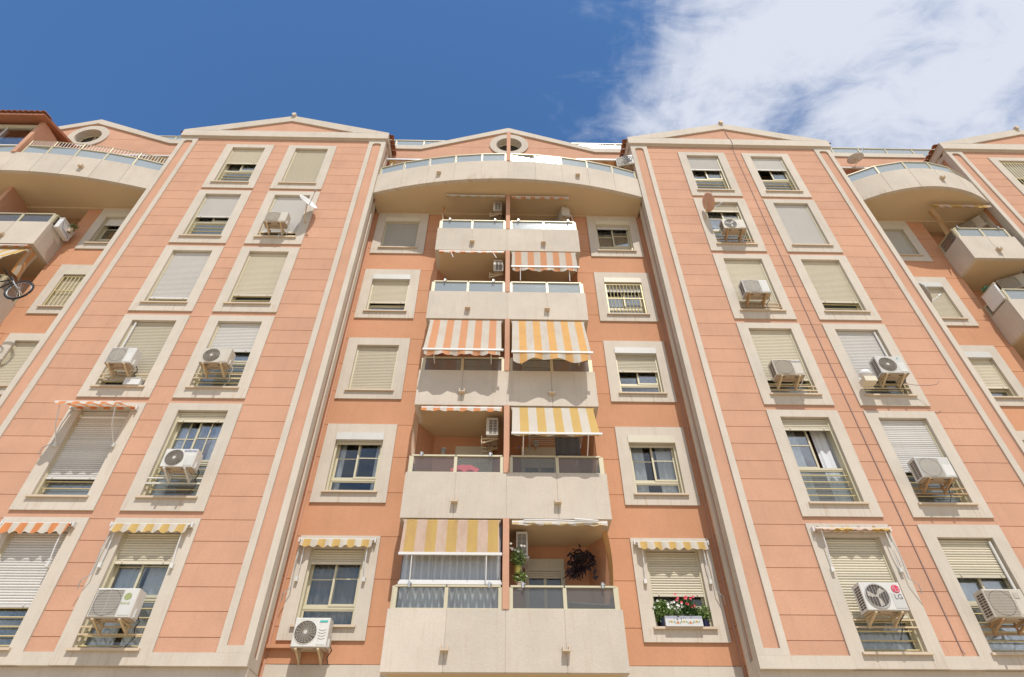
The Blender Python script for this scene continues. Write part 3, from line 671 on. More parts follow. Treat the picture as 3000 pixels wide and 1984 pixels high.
# glazed terrace with its tiled lean-to roof at the far left
pr = MB().prism([(-6.0, .30), (.30, .30), (.30, .42), (-6.0, .42)], -.95, .9)
pr = MB()
pr.v = [(-6, -.95, .10), (.12, -.95, .10), (.12, .86, .75), (-6, .86, .75), (-6, -.95, .22), (.12, -.95, .22), (.12, .86, .87), (-6, .86, .87)]
pr.f = [(0, 3, 2, 1), (4, 5, 6, 7), (0, 1, 5, 4), (1, 2, 6, 5), (2, 3, 7, 6), (3, 0, 4, 7)]
pr = pr.build('lean_to_roof', TILE, BLD, (XL, 0, 0))
for i in range(16):
    o = link('roof_tile', CACHE['tile'], pr, (.06-.2*i, -1.0, .235)); o.rotation_euler = (Matrix.Rotation(pi/2, 3, 'Z') @ Matrix.Rotation(-.345, 3, 'Y')).to_euler()
MB().quad((0, 0, 0), (0, 0, 0), (0, 0, 0))
sh = MB(); sh.v = [(-.14, -.55, .0), (-.02, -.55, .0), (-.02, .86, .0), (-.14, .86, 0), (-.14, -.55, .18), (-.02, -.55, .18), (-.02, .86, .70), (-.14, .86, .70)]
sh.f = [(0, 3, 2, 1), (4, 5, 6, 7), (0, 1, 5, 4), (1, 2, 6, 5), (2, 3, 7, 6), (3, 0, 4, 7)]
sh = MB().box(-.15, -.03, -.5, .85, .22, .30).build('wall_top', PEACH_T, BLD, (XL-.05, 0, 0))
ge = MB().box(-6, -.22, -.55, -.45, -1.74, -1.66).build('terrace_glazing', GOLD, BLD, (XL, 0, 0))
MB().box(-6, -.22, -.56, -.44, -1.27, -1.22).build('rail', WHITE, ge)
MB().box(-6, -.22, -.56, -.40, -.02, .10).build('head_track', SH_C, ge)
for i in range(5):
    a = -.25-i*1.05
    MB().box(a-1.0, a, -.505, -.495, -1.22, -.03).build('glass_pane', GLASS, ge); MB().box(a-.02, a+.02, -.52, -.48, -1.22, -.03).build('mullion', WHITE, ge)
    MB().box(a-1.0, a, -.505, -.495, -1.66, -1.27).build('glass_pane', FROSTC, ge)
MB().box(-6, -1.3, -.40, -.39, -.65, -.05).build('roller_blind', WHITE, ge)
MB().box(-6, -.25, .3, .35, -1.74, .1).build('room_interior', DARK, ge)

# right bay (narrower)
XR = 14.38
rwR = MB().box(12.145, 12.29, .9, 1.1, -17.2, -2.7).box(14.01, 14.60, .9, 1.1, -17.2, -2.7).build('recessed_wall', PEACH_C, BLD)
for c in ((12.145, 12.2905), (14.0065, 14.60)):
    for k in range(5):
        t = -2.865-k*FH
        for j, (u, v_) in enumerate(((0, -.92), (-.92, -1.85), (-1.85, -2.118))): MB().box(c[0], c[1], .89, 1.1, t+v_+(G if j < 2 else 0), t+u-G).build('wall_panel', PEACH_C, rwR)
for k in range(5):
    t = -2.865-k*FH; MB().box(12.145, 14.60, .89, 1.1, t-2.9+G, t-2.118).build('wall_panel', PEACH_C, rwR)
for k, cf in enumerate((dict(s=.97, m='g', bars=0, box='c'), dict(s=1, m='c', bars=0, box='w'), dict(s=.74, m='c', bars=0, box='w', cur=0), dict(s=.6, m='c', bars=0))):
    window('c', 13.148, .85, -2.865-k*FH, cf)
MB().prismz([(14.56, .905), (14.90, 1.48), (16.55, 1.48), (16.55, 1.62), (14.7, 1.62), (14.56, 1.1)], -17.3, -2.8).build('loggia_wall', PEACH_C, BLD)
for k in range(3): balcony(15.47, k, ([FROST], [FROST]), x0=-.92, x1=.92, div=False)
arc_r, YR = arcb(14.34, 2.19, .62, 5, glass=[FROSTC], div=False)
rg = MB().box(12.1, 16.6, .85, 1.15, -2.8, -.30).build('terrace_wall', PEACH_T, BLD)
for a, b in ((-.30, .62), (.62, 1.24)): MB().box(12.1, 16.6, .84, 1.15, a+G, b-G).build('wall_panel', PEACH_T, rg)
MB().box(12.1, 16.6, .85, 1.14, -.3, 1.2).build('wall_backing', PEACH_T, rg)
MB().box(12.1, 16.6, .79, 1.2, 1.24, 1.50).build('coping', CREAM, rg)
# roof terrace balustrade
rt = MB().box(-30, 30, 1.2, 3.5, .9, 1.5).build('roof_terrace', CREAM, BLD)
xs = [-24.6+1.12*i for i in range(45)]
railing(rt, [(x, 1.25) for x in xs], 1.5, 1.13, [FROSTC], post=.025)
# pieces of wall left of the left bay, hidden behind its balconies
# door boxes on loggia back walls
def loggia_door(x0, x1, zt, zb_, sh=.4):
    d = MB().ring(x0, x1, zb_, zt, x0+.09, x1-.09, zb_+.05, zt-.27, 1.40, 1.485).build('loggia_door', SH_C, BLD)
    MB().box(x0+.09, x1-.09, 1.46, 1.465, zb_+.05, zt-.27).build('pane', GLASS, d); MB().box(x0+.09, x1-.09, 1.474, 1.478, zb_+.05, zt-.27).build('room_interior', DARK, d)
    b = MB(); n = int((zt-.27-zb_)*sh/.052)
    for i in range(n): z0 = zt-.27-i*.052; b.grid([[(x0+.09, 1.43+y, z0+z), (x1-.09, 1.43+y, z0+z)] for y, z in [(0, 0), (-.012, -.008), (-.015, -.026), (-.012, -.043), (0, -.0505)]])
    b.build('shutter', SH_C, d); MB().box((x0+x1)/2-.03, (x0+x1)/2+.03, 1.44, 1.459, zb_+.05, zt-.27).build('mullion', GOLD, d)
loggia_door(.55, 1.42, -14.72, -16.6, .12)
loggia_door(-1.16, -.22, -11.84, -13.9, .6)
loggia_door(-1.3, -.3, -8.95, -11.0, .3); loggia_door(.55, 1.45, -8.95, -11.0, .3); loggia_door(.5, 1.5, -6.05, -8.1, .4)
loggia_door(-1.3, -.3, -3.3, -5.4, .4); loggia_door(.5, 1.5, -3.3, -5.4, .4); loggia_door(.5, 1.4, -11.84, -13.9, .2)
MB().box(-4.51, -3.6, .80, .885, -16.72, -16.655).build('ledge', PEACH_C, BLD, (0, 0, -.01))

# ================================================================== things
def text(s, size, m, parent, loc, ext=.001):
    cu = bpy.data.curves.new('lettering', 'FONT'); cu.body = s; cu.size = size; cu.extrude = ext; cu.align_x = 'CENTER'; cu.materials.append(m)
    o = bpy.data.objects.new('lettering', cu); C.objects.link(o); bpy.context.view_layer.update(); me = bpy.data.meshes.new_from_object(o.evaluated_get(bpy.context.evaluated_depsgraph_get()))
    bpy.data.objects.remove(o); me.name = 'lettering'; o = link('lettering', me, parent, loc, (pi/2, 0, 0)); return o
LOGO_R = mat('logo_red', (.62, .03, .09), .5); LOGO_G = mat('logo_grey', (.10, .10, .11), .5); LOGO_B = mat('logo_blue', (.03, .07, .28), .5); LOGO_GR = mat('logo_green', (.30, .33, .14), .6); LOGO_T = mat('logo_teal', (.05, .45, .42), .5)

def ac(x, y, z, w, h, label, grille='bars', casing='w', fx=.36, d=.28, rust=RUSTW, brackets=True, rails=True, rotz=0, side=1, group='air conditioning units outside the windows'):
    """x,z: top-left corner of the front face as seen from the street; y: front face"""
    mt = AC_W if casing == 'w' else AC_B
    t = thing('air_conditioner', label, 'air conditioner', (x+w/2, y, z-h), group)
    if rotz: t.rotation_euler = (0, 0, rotz)
    b = MB(); c = .012; H = w/2
    # casing with slightly chamfered front edge
    v = [(-H+c, 0, c), (H-c, 0, c), (H-c, 0, h-c), (-H+c, 0, h-c), (-H, c, 0), (H, c, 0), (H, c, h), (-H, c, h), (-H, d, 0), (H, d, 0), (H, d, h), (-H, d, h)]
    f = [(0, 1, 2, 3), (0, 4, 5, 1), (1, 5, 6, 2), (2, 6, 7, 3), (3, 7, 4, 0), (5, 9, 10, 6), (6, 10, 11, 7), (7, 11, 8, 4), (8, 11, 10, 9)]
    b.v = v; b.f = f; b.build('casing', mt, t)
    MB().box(-H+.01, H-.01, .015, d-.01, -.012, .0).build('base_pan', AC_U, t)
    q = MB()
    for xx in (-H*.6, 0.1): q.box(xx, xx+.09, .06, .09, -.016, -.012)
    for i in range(4): q.box(-.1+i*.05, -.07+i*.05, .17, .18, -.016, -.012)
    q.build('pan_slots', GRILLD, t)
    gx0, gx1 = -H+.03, -H+.03+min(w*.62, h*.98); gc = (gx0+gx1)/2; gz = h/2; r = min((gx1-gx0)/2, h/2-.03)
    if grille == 'round' or grille == 'round_white':
        MB().disc((gc, -.003, gz), r, n=36).build('coil', GRILLD, t)
        g_ = MB(); gm = GRILL if grille == 'round' else AC_B
        for k in range(1, 8): rr = r*k/7; g_.tube([(gc+rr*cos(2*pi*i/28), -.010, gz+rr*sin(2*pi*i/28)) for i in range(28)], .0035, 4, True)
        for k in range(18): a = 2*pi*k/18; g_.tube([(gc+r*.18*cos(a), -.010, gz+r*.18*sin(a)), (gc+r*cos(a+.35), -.010, gz+r*sin(a+.35))], .003, 4)
        g_.build('fan_grille', gm, t)
        MB().disc((gc, -.016, gz), r*.18, n=20).build('grille_hub', AC_W, t)
    elif grille == 'fan':
        MB().disc((gc, -.002, gz), r, n=36).build('coil', GRILLD, t)
        fb = MB()
        for k in range(3):
            a = 2*pi*k/3+.5
            fb.quad((gc, -.004, gz), (gc+r*.85*cos(a), -.006, gz+r*.85*sin(a)), (gc+r*.8*cos(a+.5), -.006, gz+r*.8*sin(a+.5)), (gc+r*.45*cos(a+.75), -.005, gz+r*.45*sin(a+.75)))
        fb.build('fan_blade', GRILL, t)
        g_ = MB()
        for k in range(2): rr = r*(1.0, .93)[k]; g_.tube([(gc+rr*cos(2*pi*i/32), -.012, gz+rr*sin(2*pi*i/32)) for i in range(32)], .005, 4, True)
        for i in range(-3, 4): zz_ = r*sqrt(1-(i/4)**2); g_.tube([(gc+i*r/4, -.012, gz-zz_), (gc+i*r/4, -.012, gz+zz_)], .003, 4)
        g_.build('fan_grille', AC_W, t); MB().disc((gc, -.008, gz), r*.14, n=16).build('fan_hub', GRILL, t)
    else:
        MB().box(gx0, gx1, -.004, -.001, .035, h-.035).build('coil', GRILL if grille == 'pale' else mat('coil_brown', (.36, .32, .27), .7, var=.4, vscale=12), t)
        g_ = MB(); n = 16
        for i in range(n+1): zz_ = .035+(h-.07)*i/n; g_.box(gx0, gx1, -.014, -.009, zz_-.003, zz_+.003)
        for i in range(3): xx = gx0+(gx1-gx0)*i/2; g_.box(xx-.002, xx+.002, -.0135, -.006, .035, h-.035)
        g_.build('grille', mt, t)
        MB().tube([(gc+r*cos(2*pi*i/28), -.006, gz+r*sin(2*pi*i/28)) for i in range(28)], .005, 4, True).build('fan_ring', GRILLD, t)
    MB().box(gx1+.03, H-.02, -.006, -.0005, .04, h*.62).build('service_panel', mt, t)
    # side louvre
    s_ = MB(); 
    for i in range(9): zz_ = .05+(h-.1)*i/9; s_.box(-H-.004, -H-.0005, .03, .11, zz_, zz_+(h-.1)/9*.62); s_.box(-H-.004, -H-.0005, .13, .21, zz_, zz_+(h-.1)/9*.62)
    s_.build('side_louvre', GRILLD, t)
    MB().box(H, H+.035, .10, .22, .03, .17).build('valve_cover', mt, t)
    if brackets:
        for k, xx in enumerate((-H*.66, H*.60)):
            bb = MB(); bb.box(-.02, .02, -.01, .38, -.045, -.017)
            bb.v += [(-.018, .02, -.045), (.018, .02, -.045), (.018, .06, -.045), (-.018, .06, -.045), (-.018, .36, -.17), (.018, .36, -.17), (.018, .385, -.13), (-.018, .385, -.13)]
            n0 = len(bb.v)-8; bb.f += [(n0, n0+1, n0+5, n0+4), (n0+2, n0+3, n0+7, n0+6), (n0+1, n0+2, n0+6, n0+5), (n0+3, n0, n0+4, n0+7), (n0+4, n0+5, n0+6, n0+7)]
            bb.box(-.02, .02, .375, .395, -.20, .05)
            bb.build('bracket', rust, t, (xx, 0, 0))
    if rails:
        xr = rails if isinstance(rails, tuple) else (-.62, .62)
        for zz_ in (-.04, -.17): MB().box(xr[0], xr[1], .398, .420, zz_-.014, zz_+.014).build('mounting_rail', rust, t)
    MB().tube([(H+.01, .2, .12), (H+.05, .3, .02), (H*.9, .38, -.08), (H*.9+.03, .44, -.2), (H*.7, .44, -.38)], .011, 6).build('refrigerant_pipe', BLACK if casing == 'w' else WHITE, t)
    return t
def rl(xc, x, w): return (xc-.58-(x+w/2), xc+.58-(x+w/2))
XA, XB, XD, XE = -9.29, -7.02, 7.22, 9.58
ac(-7.35, -.4, -4.59, .66, .48, 'dirty beige air conditioner below the white satellite dish on the left tower', casing='b', grille='bars', rails=rl(XB, -7.35, .66))
a2 = ac(6.79, -.4, -4.59, .70, .45, 'air conditioner with round fan under the rusty satellite dish on the right tower', grille='fan', rust=RUST, rails=rl(XD, 6.79, .7), casing='b')
a3 = ac(6.70, -.4, -7.40, .72, .52, 'white air conditioner on rusty orange brackets, third window down of the right tower left column', grille='bars', rust=RUST, rails=rl(XD, 6.7, .72))
a4 = ac(-9.64, -.4, -10.22, .62, .49, 'air conditioner with wide dark grille above a white box, left tower left column', grille='bars', rails=rl(XA, -9.64, .62))
a5 = ac(-7.38, -.4, -10.21, .68, .46, 'air conditioner with round grille and ribbed right panel above three guard bars, left tower', grille='round_white', casing='b', rails=rl(XB, -7.38, .68))
a6 = ac(-7.22, -.4, -13.10, .68, .44, 'white air conditioner with large round black fan under four-pane glazing, left tower', grille='round', rust=AC_W, rails=rl(XB, -7.22, .68))
text('SAMSUNG', .058, LOGO_B, a6, (.20, -.008, .365))
a7 = ac(6.71, -.4, -10.35, .70, .49, 'cream air conditioner with square brown grille and blue lettering, right tower left column', grille='bars', casing='b', rails=rl(XD, 6.71, .7))
text('Panasonic', .060, LOGO_B, a7, (.23, -.008, .40))
a8 = ac(9.35, -.4, -10.20, .69, .54, 'grey air conditioner with round grille beside a white tank, right tower right column', grille='round_white', rails=rl(XE, 9.35, .69))
MB().quad((.20, -.008, .44), (.26, -.008, .49), (.20, -.008, .49)).build('logo', LOGO_T, a8)
a9 = ac(9.05, -.4, -13.12, .75, .50, 'plain white air conditioner with squarish beige grille and rusty underside, right tower right column', grille='pale', rust=RUST, rails=rl(XE, 9.05, .75))
a10 = ac(-7.34, -.4, -16.06, .76, .51, 'white air conditioner with square grille and green round emblem, lowest on the left tower', grille='bars', rust=RUSTW, rails=rl(XB, -7.34, .76))
MB().disc((.22, -.008, .36), .065).build('logo', LOGO_GR, a10); text('TRANE', .062, LOGO_GR, a10, (.20, -.008, .22))
a11 = ac(-3.89, .45, -16.29, .66, .52, 'white air conditioner with round wire grille fixed below the window left of the balconies', grille='round_white', rust=RUSTW, rails=None)
text('HAIER', .036, LOGO_T, a11, (.225, -.008, .455)) if False else MB().box(.14, .29, -.008, -.006, .44, .47).build('badge', LOGO_T, a11)
rb = MB()
for i in range(4): rb.tube([(.15+.14*q/6, -.010, .31-i*.05-.02*sin(pi*q/6)) for q in range(7)], .004, 4)
rb.build('pressed_ribs', AC_B, a11)
a12 = ac(6.76, -.4, -15.86, .77, .51, 'white air conditioner with round fan and red round emblem, lowest on the right tower', grille='fan', rust=RUSTW, rails=rl(XD, 6.76, .77))
MB().disc((.275, -.006, .385), .078).build('logo', LOGO_R, a12)
em = MB(); em.tube([(.275+.055*cos(a), -.009, .385+.055*sin(a)) for a in [radians(20-i*16) for i in range(20)]], .005, 4)
em.box(.262, .270, -.011, -.008, .36, .41).box(.262, .285, -.0112, -.008, .355, .362).box(.300, .335, -.011, -.008, .382, .389); em.disc((.248, -.010, .405), .007, n=10)
em.build('emblem_lines', AC_W, a12)
text('LG', .125, LOGO_G, a12, (.275, -.008, .20))
a13 = ac(9.06, -.4, -15.97, .75, .51, 'air conditioner with brown louvred side and ribbed grille at the lower right corner', grille='pale', casing='b', rust=RUST, rails=rl(XE, 9.06, .75))
MB().box(.17, .27, -.008, -.006, .34, .44).build('badge', GRILL, a13)
# units in the loggias (turned sideways)
GL = 'air conditioning units inside the balconies'
ac(-.43, .62, -2.90, .70, .50, 'air conditioner with black cables left of the pink divider under the curved balcony', rotz=pi/2*.96, rails=None, group=GL, casing='b')
ac(1.45, .72, -2.98, .75, .50, 'slanted air conditioner at the right end of the balcony under the curved balcony', rotz=-pi/2*.8, rails=None, group=GL, casing='b')
ac(-.38, .62, -5.93, .70, .50, 'air conditioner left of the divider under the rolled orange awning', rotz=pi/2, rails=None, group=GL, casing='b')
ac(-.42, .72, -11.66, .66, .50, 'air conditioner with looped white cable above the balcony with the pink item', rotz=pi/2, rails=None, group=GL, casing='b')
# bottom right balcony: white louvred unit facing the street
t = thing('air_conditioner', 'white louvred air conditioner hung by the divider beside green plants, lowest balcony', 'air conditioner', (.46, .55, -15.0), GL)
MB().box(-.12, .12, 0, .5, 0, .52).build('casing', AC_W, t)
lv = MB()
for i in range(15):
    for x in (-.09, 0.005): lv.box(x, x+.085, -.004, -.0005, .05+i*.028, .05+i*.028+.016)
lv.build('louvre', GRILLD, t); MB().box(-.15, .15, 0, .55, -.05, -.02).box(-.03, .0, 0, .03, -.35, -.05).build('bracket', WHITE, t)
# top terrace and right bay
ac(4.05, .1, -.18, .66, .58, 'white air conditioner with looped black cables on the curved terrace by the right tower', rotz=-.25, rails=None, brackets=False, group=GL)
q = thing('cable_coil', 'tangled black cables on the side of the terrace air conditioner', 'cable', (4.42, .02, -.55))
cc = MB()
for i in range(5): cc.tube([(.1*cos(a+i)+.04*i-.06, -.02-.01*i, .16*sin(a)-.04*i+.1) for a in [2*pi*j/14 for j in range(14)]], .01, 5, True)
cc.build('loops', BLACK, q)
ac(15.72, .75, -2.95, .75, .52, 'boxy air conditioner above the small balcony at the right edge', rotz=-pi/2*.55, rails=None, group=GL, casing='b')
ac(15.62, .75, -5.80, .75, .52, 'air conditioner with dark grille above the second small balcony at the right edge', rotz=-pi/2*.3, rails=None, group=GL, casing='b')

# ------------------------------------------------------------------ awnings
def cloth(parent, rows, m, name='canopy'):
    o = MB().grid(rows).build(name, m, parent, smooth=True); return o
def window_awning(xc, yf, zt, w, m, label, ybar=-.1, zbar=None, vh=.2, torn=False, piv=.82, crank=1, grp='awnings over the windows'):
    """xc centre; yf wall face; zt head; retracted or projecting; local origin = roller centre"""
    t = thing('window_awning', label, 'awning', (xc, yf, zt), grp); H = w/2; zb_ = (zbar if zbar is not None else zt)-zt; yb = ybar-yf
    MB().tube([(-H, -.05, 0), (H, -.05, 0)], .035, 8).build('roller', m, t)
    for s in (-1, 1): MB().box(s*H-.015, s*H+.015, -.10, .0, -.05, .05).build('end_bracket', WHITE, t)
    MB().box(-H+.03, H-.03, yb-.014, yb+.014, zb_-.012, zb_+.016).build('front_bar', WHITE, t)
    nx = 40; n = 4
    def wob(u, k): return .012*sin(u*31+k*2)+.008*sin(u*57)
    if abs(yb+.05) > .12 or torn:
        rows = [[(-H+.05+(2*H-.1)*i/nx, -.05+(yb+.05)*k/n, (zb_)*k/n+.03*(1-k/n)+(-.03*sin(pi*k/n))+wob(i/nx, k)*(1 if not torn else 3.5)) for i in range(nx+1)] for k in range(n+1)]
        cloth(t, rows, m)
    def sc(u): return abs(sin(u*pi*w/.21))
    if vh:
        rows = [[(-H+.05+(2*H-.1)*i/nx, yb-.018-.02*k*(.6+.4*sin(i*.8)), zb_-(vh*(.80+.20*sc(i/nx)))*k/3+.01*sin(i*1.3)*k/3) for i in range(nx+1)] for k in range(4)]
        cloth(t, rows, m, 'valance')
    # drop arms to the wall pivots
    for s in (-1, 1):
        x = s*(H-.14); MB().tube([(x, yb, zb_), (x, yb*.6-.02, (zb_-piv)*.55), (x+s*.02, -.04, -piv)], .012, 6).build('drop_arm', WHITE, t)
        MB().box(x+s*.02-.03, x+s*.02+.03, -.07, 0, -piv-.05, -piv+.04).build('arm_pivot', AC_W, t)
    if crank:
        x = crank*(H-.06); MB().tube([(x, -.06, -.05), (x+.02*crank, -.10, -.5), (x, -.08, -1.0), (x+.10*crank, -.14, -1.15), (x+.12*crank, -.10, -1.3)], .009, 6).build('crank_handle', STEEL, t)
    return t
S_OW = stripes('stripe_orange', (ORG, CRM), .155); S_YW = stripes('stripe_yellow', (YEL, CRM), .155, .25); S_TORN = stripes('stripe_torn', (PNK, YEL), .4, 0, .5)
window_awning(-9.30, 0, -11.80, 1.52, S_OW, 'orange and cream awning tilted outward over the left tower window', ybar=-.60, zbar=-12.03, vh=.10, piv=1.0, crank=-1)
window_awning(-9.34, 0, -14.68, 1.44, S_OW, 'orange striped awning with wavy valance at the lower left corner', vh=.24, crank=0)
window_awning(-7.05, 0, -14.68, 1.62, S_YW, 'faded yellow striped awning above the lowest air conditioner of the left tower', vh=.20, crank=-1)
window_awning(-3.49, .85, -14.60, 1.62, S_YW, 'yellow striped awning over the window left of the lowest balcony', ybar=.74, vh=.19, crank=-1)
window_awning(3.70, .85, -14.60, 1.60, S_YW, 'yellow striped awning over the window full of flowers', ybar=.74, vh=.19, crank=1)
window_awning(7.24, 0, -14.66, 1.60, S_TORN, 'torn faded awning rolled up over the lowest right tower window', ybar=-.12, vh=.05, torn=True, crank=1)

def balcony_awning(x0, x1, zt, zbar, ybar, m, label, vh=.15, ytop=.06, arms=True, ragged=0, tilt=0):
    w = x1-x0; t = thing('balcony_awning', label, 'awning', ((x0+x1)/2, ytop, zt), 'awnings on the balconies'); H = w/2
    MB().tube([(-H, .04, 0), (H, .04, 0)], .04, 8).build('roller', m, t)
    zb_, yb = zbar-zt, ybar-ytop; nx, n = 60, 8
    rows = [[((-H+.03+(w-.06)*i/nx)*(1+.02*k/n), (yb)*k/n-.004*sin(i*.9+k), zb_*k/n+(.014*sin(i*.63+k*1.7)+.012*sin(i*.23-k*.9)+.008*sin(i*1.9+k*3.1))*sin(pi*k/n)+tilt*(i/nx-.5)*k/n-.03*sin(pi*k/n)) for i in range(nx+1)] for k in range(n+1)]
    cloth(t, rows, m)
    b = MB().box(-H-.0, H+.04, yb-.02, yb+.02, zb_-.03, zb_+.02).build('front_bar', WHITE, t)
    if vh:
        def L_(u):
            v = .75+.25*abs(sin(u*pi*w/.24))
            if ragged: v = .55+.5*abs(sin(u*4.3+1.2))+.2*sin(u*17)
            return v
        rows = [[(-H+.04+(w-.08)*i/nx, yb+.0+.035*k/3*sin(i*.33), zb_-.03-vh*L_(i/nx)*k/3) for i in range(nx+1)] for k in range(4)]
        cloth(t, rows, m, 'valance')
    if arms:
        for s in (-1, 1):
            x = s*(H-.27); MB().tube([(x, yb, zb_-.02), (x, .02, arms)], .013, 6).build('arm', WHITE, t)
    return t
def rolled_awning(x0, x1, z, m, label, vh=.12, y=.05, droop=0, arms=0):
    w = x1-x0; t = thing('balcony_awning', label, 'awning', ((x0+x1)/2, y, z), 'awnings on the balconies'); H = w/2
    MB().tube([(-H, 0, 0), (H, 0, 0)], .04, 8).build('roller', m, t)
    nx = 50
    rows = [[(-H+w*i/nx, -.04-.01*k, -.02-vh*(.8+.2*abs(sin(i*.55)))*k/3-droop*(i/nx)*.1+.012*sin(i*.7)) for i in range(nx+1)] for k in range(4)]
    cloth(t, rows, m, 'valance'); MB().box(-H, H, -.045, -.02, -.03, .0).build('front_bar', WHITE, t)
    for k in range(arms):
        s = -1 if k == 0 else 1; x = s*(H-.35); MB().tube([(x, -.03, -.03), (x+.12, -.25, -.55)], .012, 6).build('arm', WHITE, t)
    return t
S_OY = stripes('stripe_orange_yellow', ((.72, .42, .16), CRM), .19, .1, .35); S_OW2 = stripes('stripe_orange_light', (ORGL, CRM), .19, .3, .3); S_PY = stripes('stripe_pink_yellow', (YEL, PNK), .21, .2, .6); S_YW2 = stripes('stripe_yellow_wide', (YEL, CRM), .2, 0, .15)
S_RO = stripes('stripe_rolled', (ORG, CRM), .16, .1, .3); S_RY = stripes('stripe_rolled_yellow', ((.60, .48, .28), CRM), .17, 0, .4)
rolled_awning(-1.96, .01, -2.93, S_RY, 'rolled olive and cream awning left under the curved balcony', .12, arms=0)
rolled_awning(.24, 2.18, -2.95, S_RO, 'rolled orange awning right under the curved balcony', .17)
rolled_awning(-1.96, .01, -5.83, S_RO, 'rolled orange awning with hanging arms, left side of the second balcony row', .10, arms=2)
balcony_awning(.22, 2.20, -5.80, -6.52, .0, S_OW2, 'steep orange and white awning lowered at the right side of the second balcony row', vh=.16, arms=-1.25)
balcony_awning(-2.0, -.02, -8.72, -10.15, -.40, S_OW2, 'orange and white awning pulled out over the third balcony, left side', vh=.16, arms=-1.5)
balcony_awning(.22, 2.22, -8.72, -10.22, -.42, S_OY, 'ragged yellow and white awning pulled out over the third balcony, right side', vh=.26, arms=-1.5, ragged=1)
rolled_awning(-1.92, -.0, -11.62, S_RO, 'rolled orange awning over the balcony with the white lantern', .12)
balcony_awning(.22, 2.22, -11.60, -12.58, -.36, S_YW2, 'clean yellow and white awning above the balcony with laundry', vh=.03, arms=-1.28)
balcony_awning(-2.02, .0, -14.48, -15.20, .0, S_PY, 'stained pink and yellow awning over the glazed lowest balcony', vh=0, arms=-1.27)
rt_ = rolled_awning(.24, 2.22, -14.50, S_RY, 'rolled yellow awning with folded white arms over the lowest right balcony', .08)
MB().tube([(-.75, -.08, .0), (-.25, -.12, -.01), (.75, -.08, -.02)], .018, 6).tube([(.3, -.11, .02), (.8, -.08, 0)], .02, 6).build('folded_arm', WHITE, rt_)
# rag remains and right/left bay awnings
def rag(x0, x1, z, y, label, m=S_TORN):
    t = thing('balcony_awning', label, 'awning', ((x0+x1)/2, y, z), 'awnings on the balconies'); w = x1-x0; H = w/2; nx = 50
    MB().tube([(-H, 0, 0), (H, 0, 0)], .045, 8).build('roller', m, t)
    rows = [[(-H+w*i/nx, -.05-.02*sin(i*.7), -.02-(.05+.10*abs(sin(i*.37))*abs(sin(i*.11+.4)))*k/2) for i in range(nx+1)] for k in range(3)]
    cloth(t, rows, m, 'torn_edge')
rag(14.45, 16.42, -3.05, .05, 'torn rotting awning roll under the small curved balcony at the right')
wl = rolled_awning(-16.3, -14.25, -5.86, S_RO, 'rolled orange awning above the yellow cloth at the left edge', .05)
balcony_awning(-16.3, -14.2, -6.02, -6.95, -.42, S_YW2, 'yellow and cream awning pulled out at the left edge', vh=0, arms=-1.2)
t1 = thing('terrace_awning', 'closed awning cassette with yellowed cloth on the curved terrace beside the left tower', 'awning', (-3.2, .25, -.46), 'terrace awnings')
MB().box(-1.1, 1.1, -.05, .05, -.05, .02).build('cassette', STEEL, t1); cloth(t1, [[(-1.0+2*i/30, -.02+.25*k/3, -.06-.09*k+.03*sin(i*.9+k)) for i in range(31)] for k in range(4)], S_TORN)
t2 = thing('terrace_awning', 'closed white awning cassette with brown cloth on the curved terrace beside the right tower', 'awning', (3.60, .25, -.25), 'terrace awnings')
MB().box(-1.0, .95, -.05, .05, -.05, .02).build('cassette', WHITE, t2); cloth(t2, [[(-.9+1.8*i/30, -.0+.3*k/3, -.06-.11*k+.015*sin(i*.9+k)) for i in range(31)] for k in range(4)], stripes('stripe_brown', ((.45, .25, .10), (.55, .33, .15)), .2))
t3 = thing('terrace_awning', 'awning remains with brown cloth behind the small curved balcony', 'awning', (12.9, .3, -.42), 'terrace awnings')
MB().box(-.7, .8, -.05, .05, -.04, .02).build('cassette', SH_W, t3); cloth(t3, [[(-.7+1.4*i/20, 0+.12*k, -.06-.10*k+.03*sin(i*.9+k)) for i in range(21)] for k in range(3)], TILE)
t4 = thing('terrace_awning', 'folded awning with yellow cloth behind the barred railing by the left tower', 'awning', (-13.1, .3, -.42), 'terrace awnings')
MB().box(-1.1, 1.1, -.05, .05, -.04, .02).build('cassette', WHITE, t4); cloth(t4, [[(-1.1+2.2*i/30, 0+.12*k, -.06-.12*k+.04*sin(i*.9+k)) for i in range(31)] for k in range(4)], S_YW)
# side drapes (weather curtains)
def drape(x, y0, y1, z0, z1, label, m):
    t = thing('side_curtain', label, 'curtain', (x, (y0+y1)/2, z1), 'cloth side curtains')
    rows = [[(.06*sin(k*.5+1)*(1-abs(i/4-1))+.05*sin(pi*k/8)*(1 if x < 0 else -1)*-1, (y0-y1)/2+(y1-y0)*i/8, (z0-z1)*(1-k/8)) for i in range(9)] for k in range(9)]
    cloth(t, rows, m, 'cloth')
S_DR = stripes('drape_stripe', ((.58, .30, .12), (.50, .42, .31)), .12, 0, .6, axis=1)
drape(-1.98, .1, .35, -4.25, -3.2, 'narrow striped side curtain at the left end under the curved balcony', S_DR)
drape(-2.02, .10, .55, -13.0, -11.6, 'pale side curtain at the left end of the balcony with the lantern', mat('drape_pale', (.66, .48, .34), .9))
drape(2.20, .10, .60, -15.85, -14.6, 'orange side curtain at the right end of the lowest balcony', mat('drape_orange', (.68, .36, .14), .9))
drape(14.45, .1, .32, -4.3, -3.1, 'dirty rolled side curtain left of the small balcony at the right', mat('drape_dirty', (.50, .31, .15), .9, var=.5, vscale=8))
drape(-14.25, .15, .50, -6.9, -5.8, 'torn orange and cream side curtain above the bicycle', S_DR)

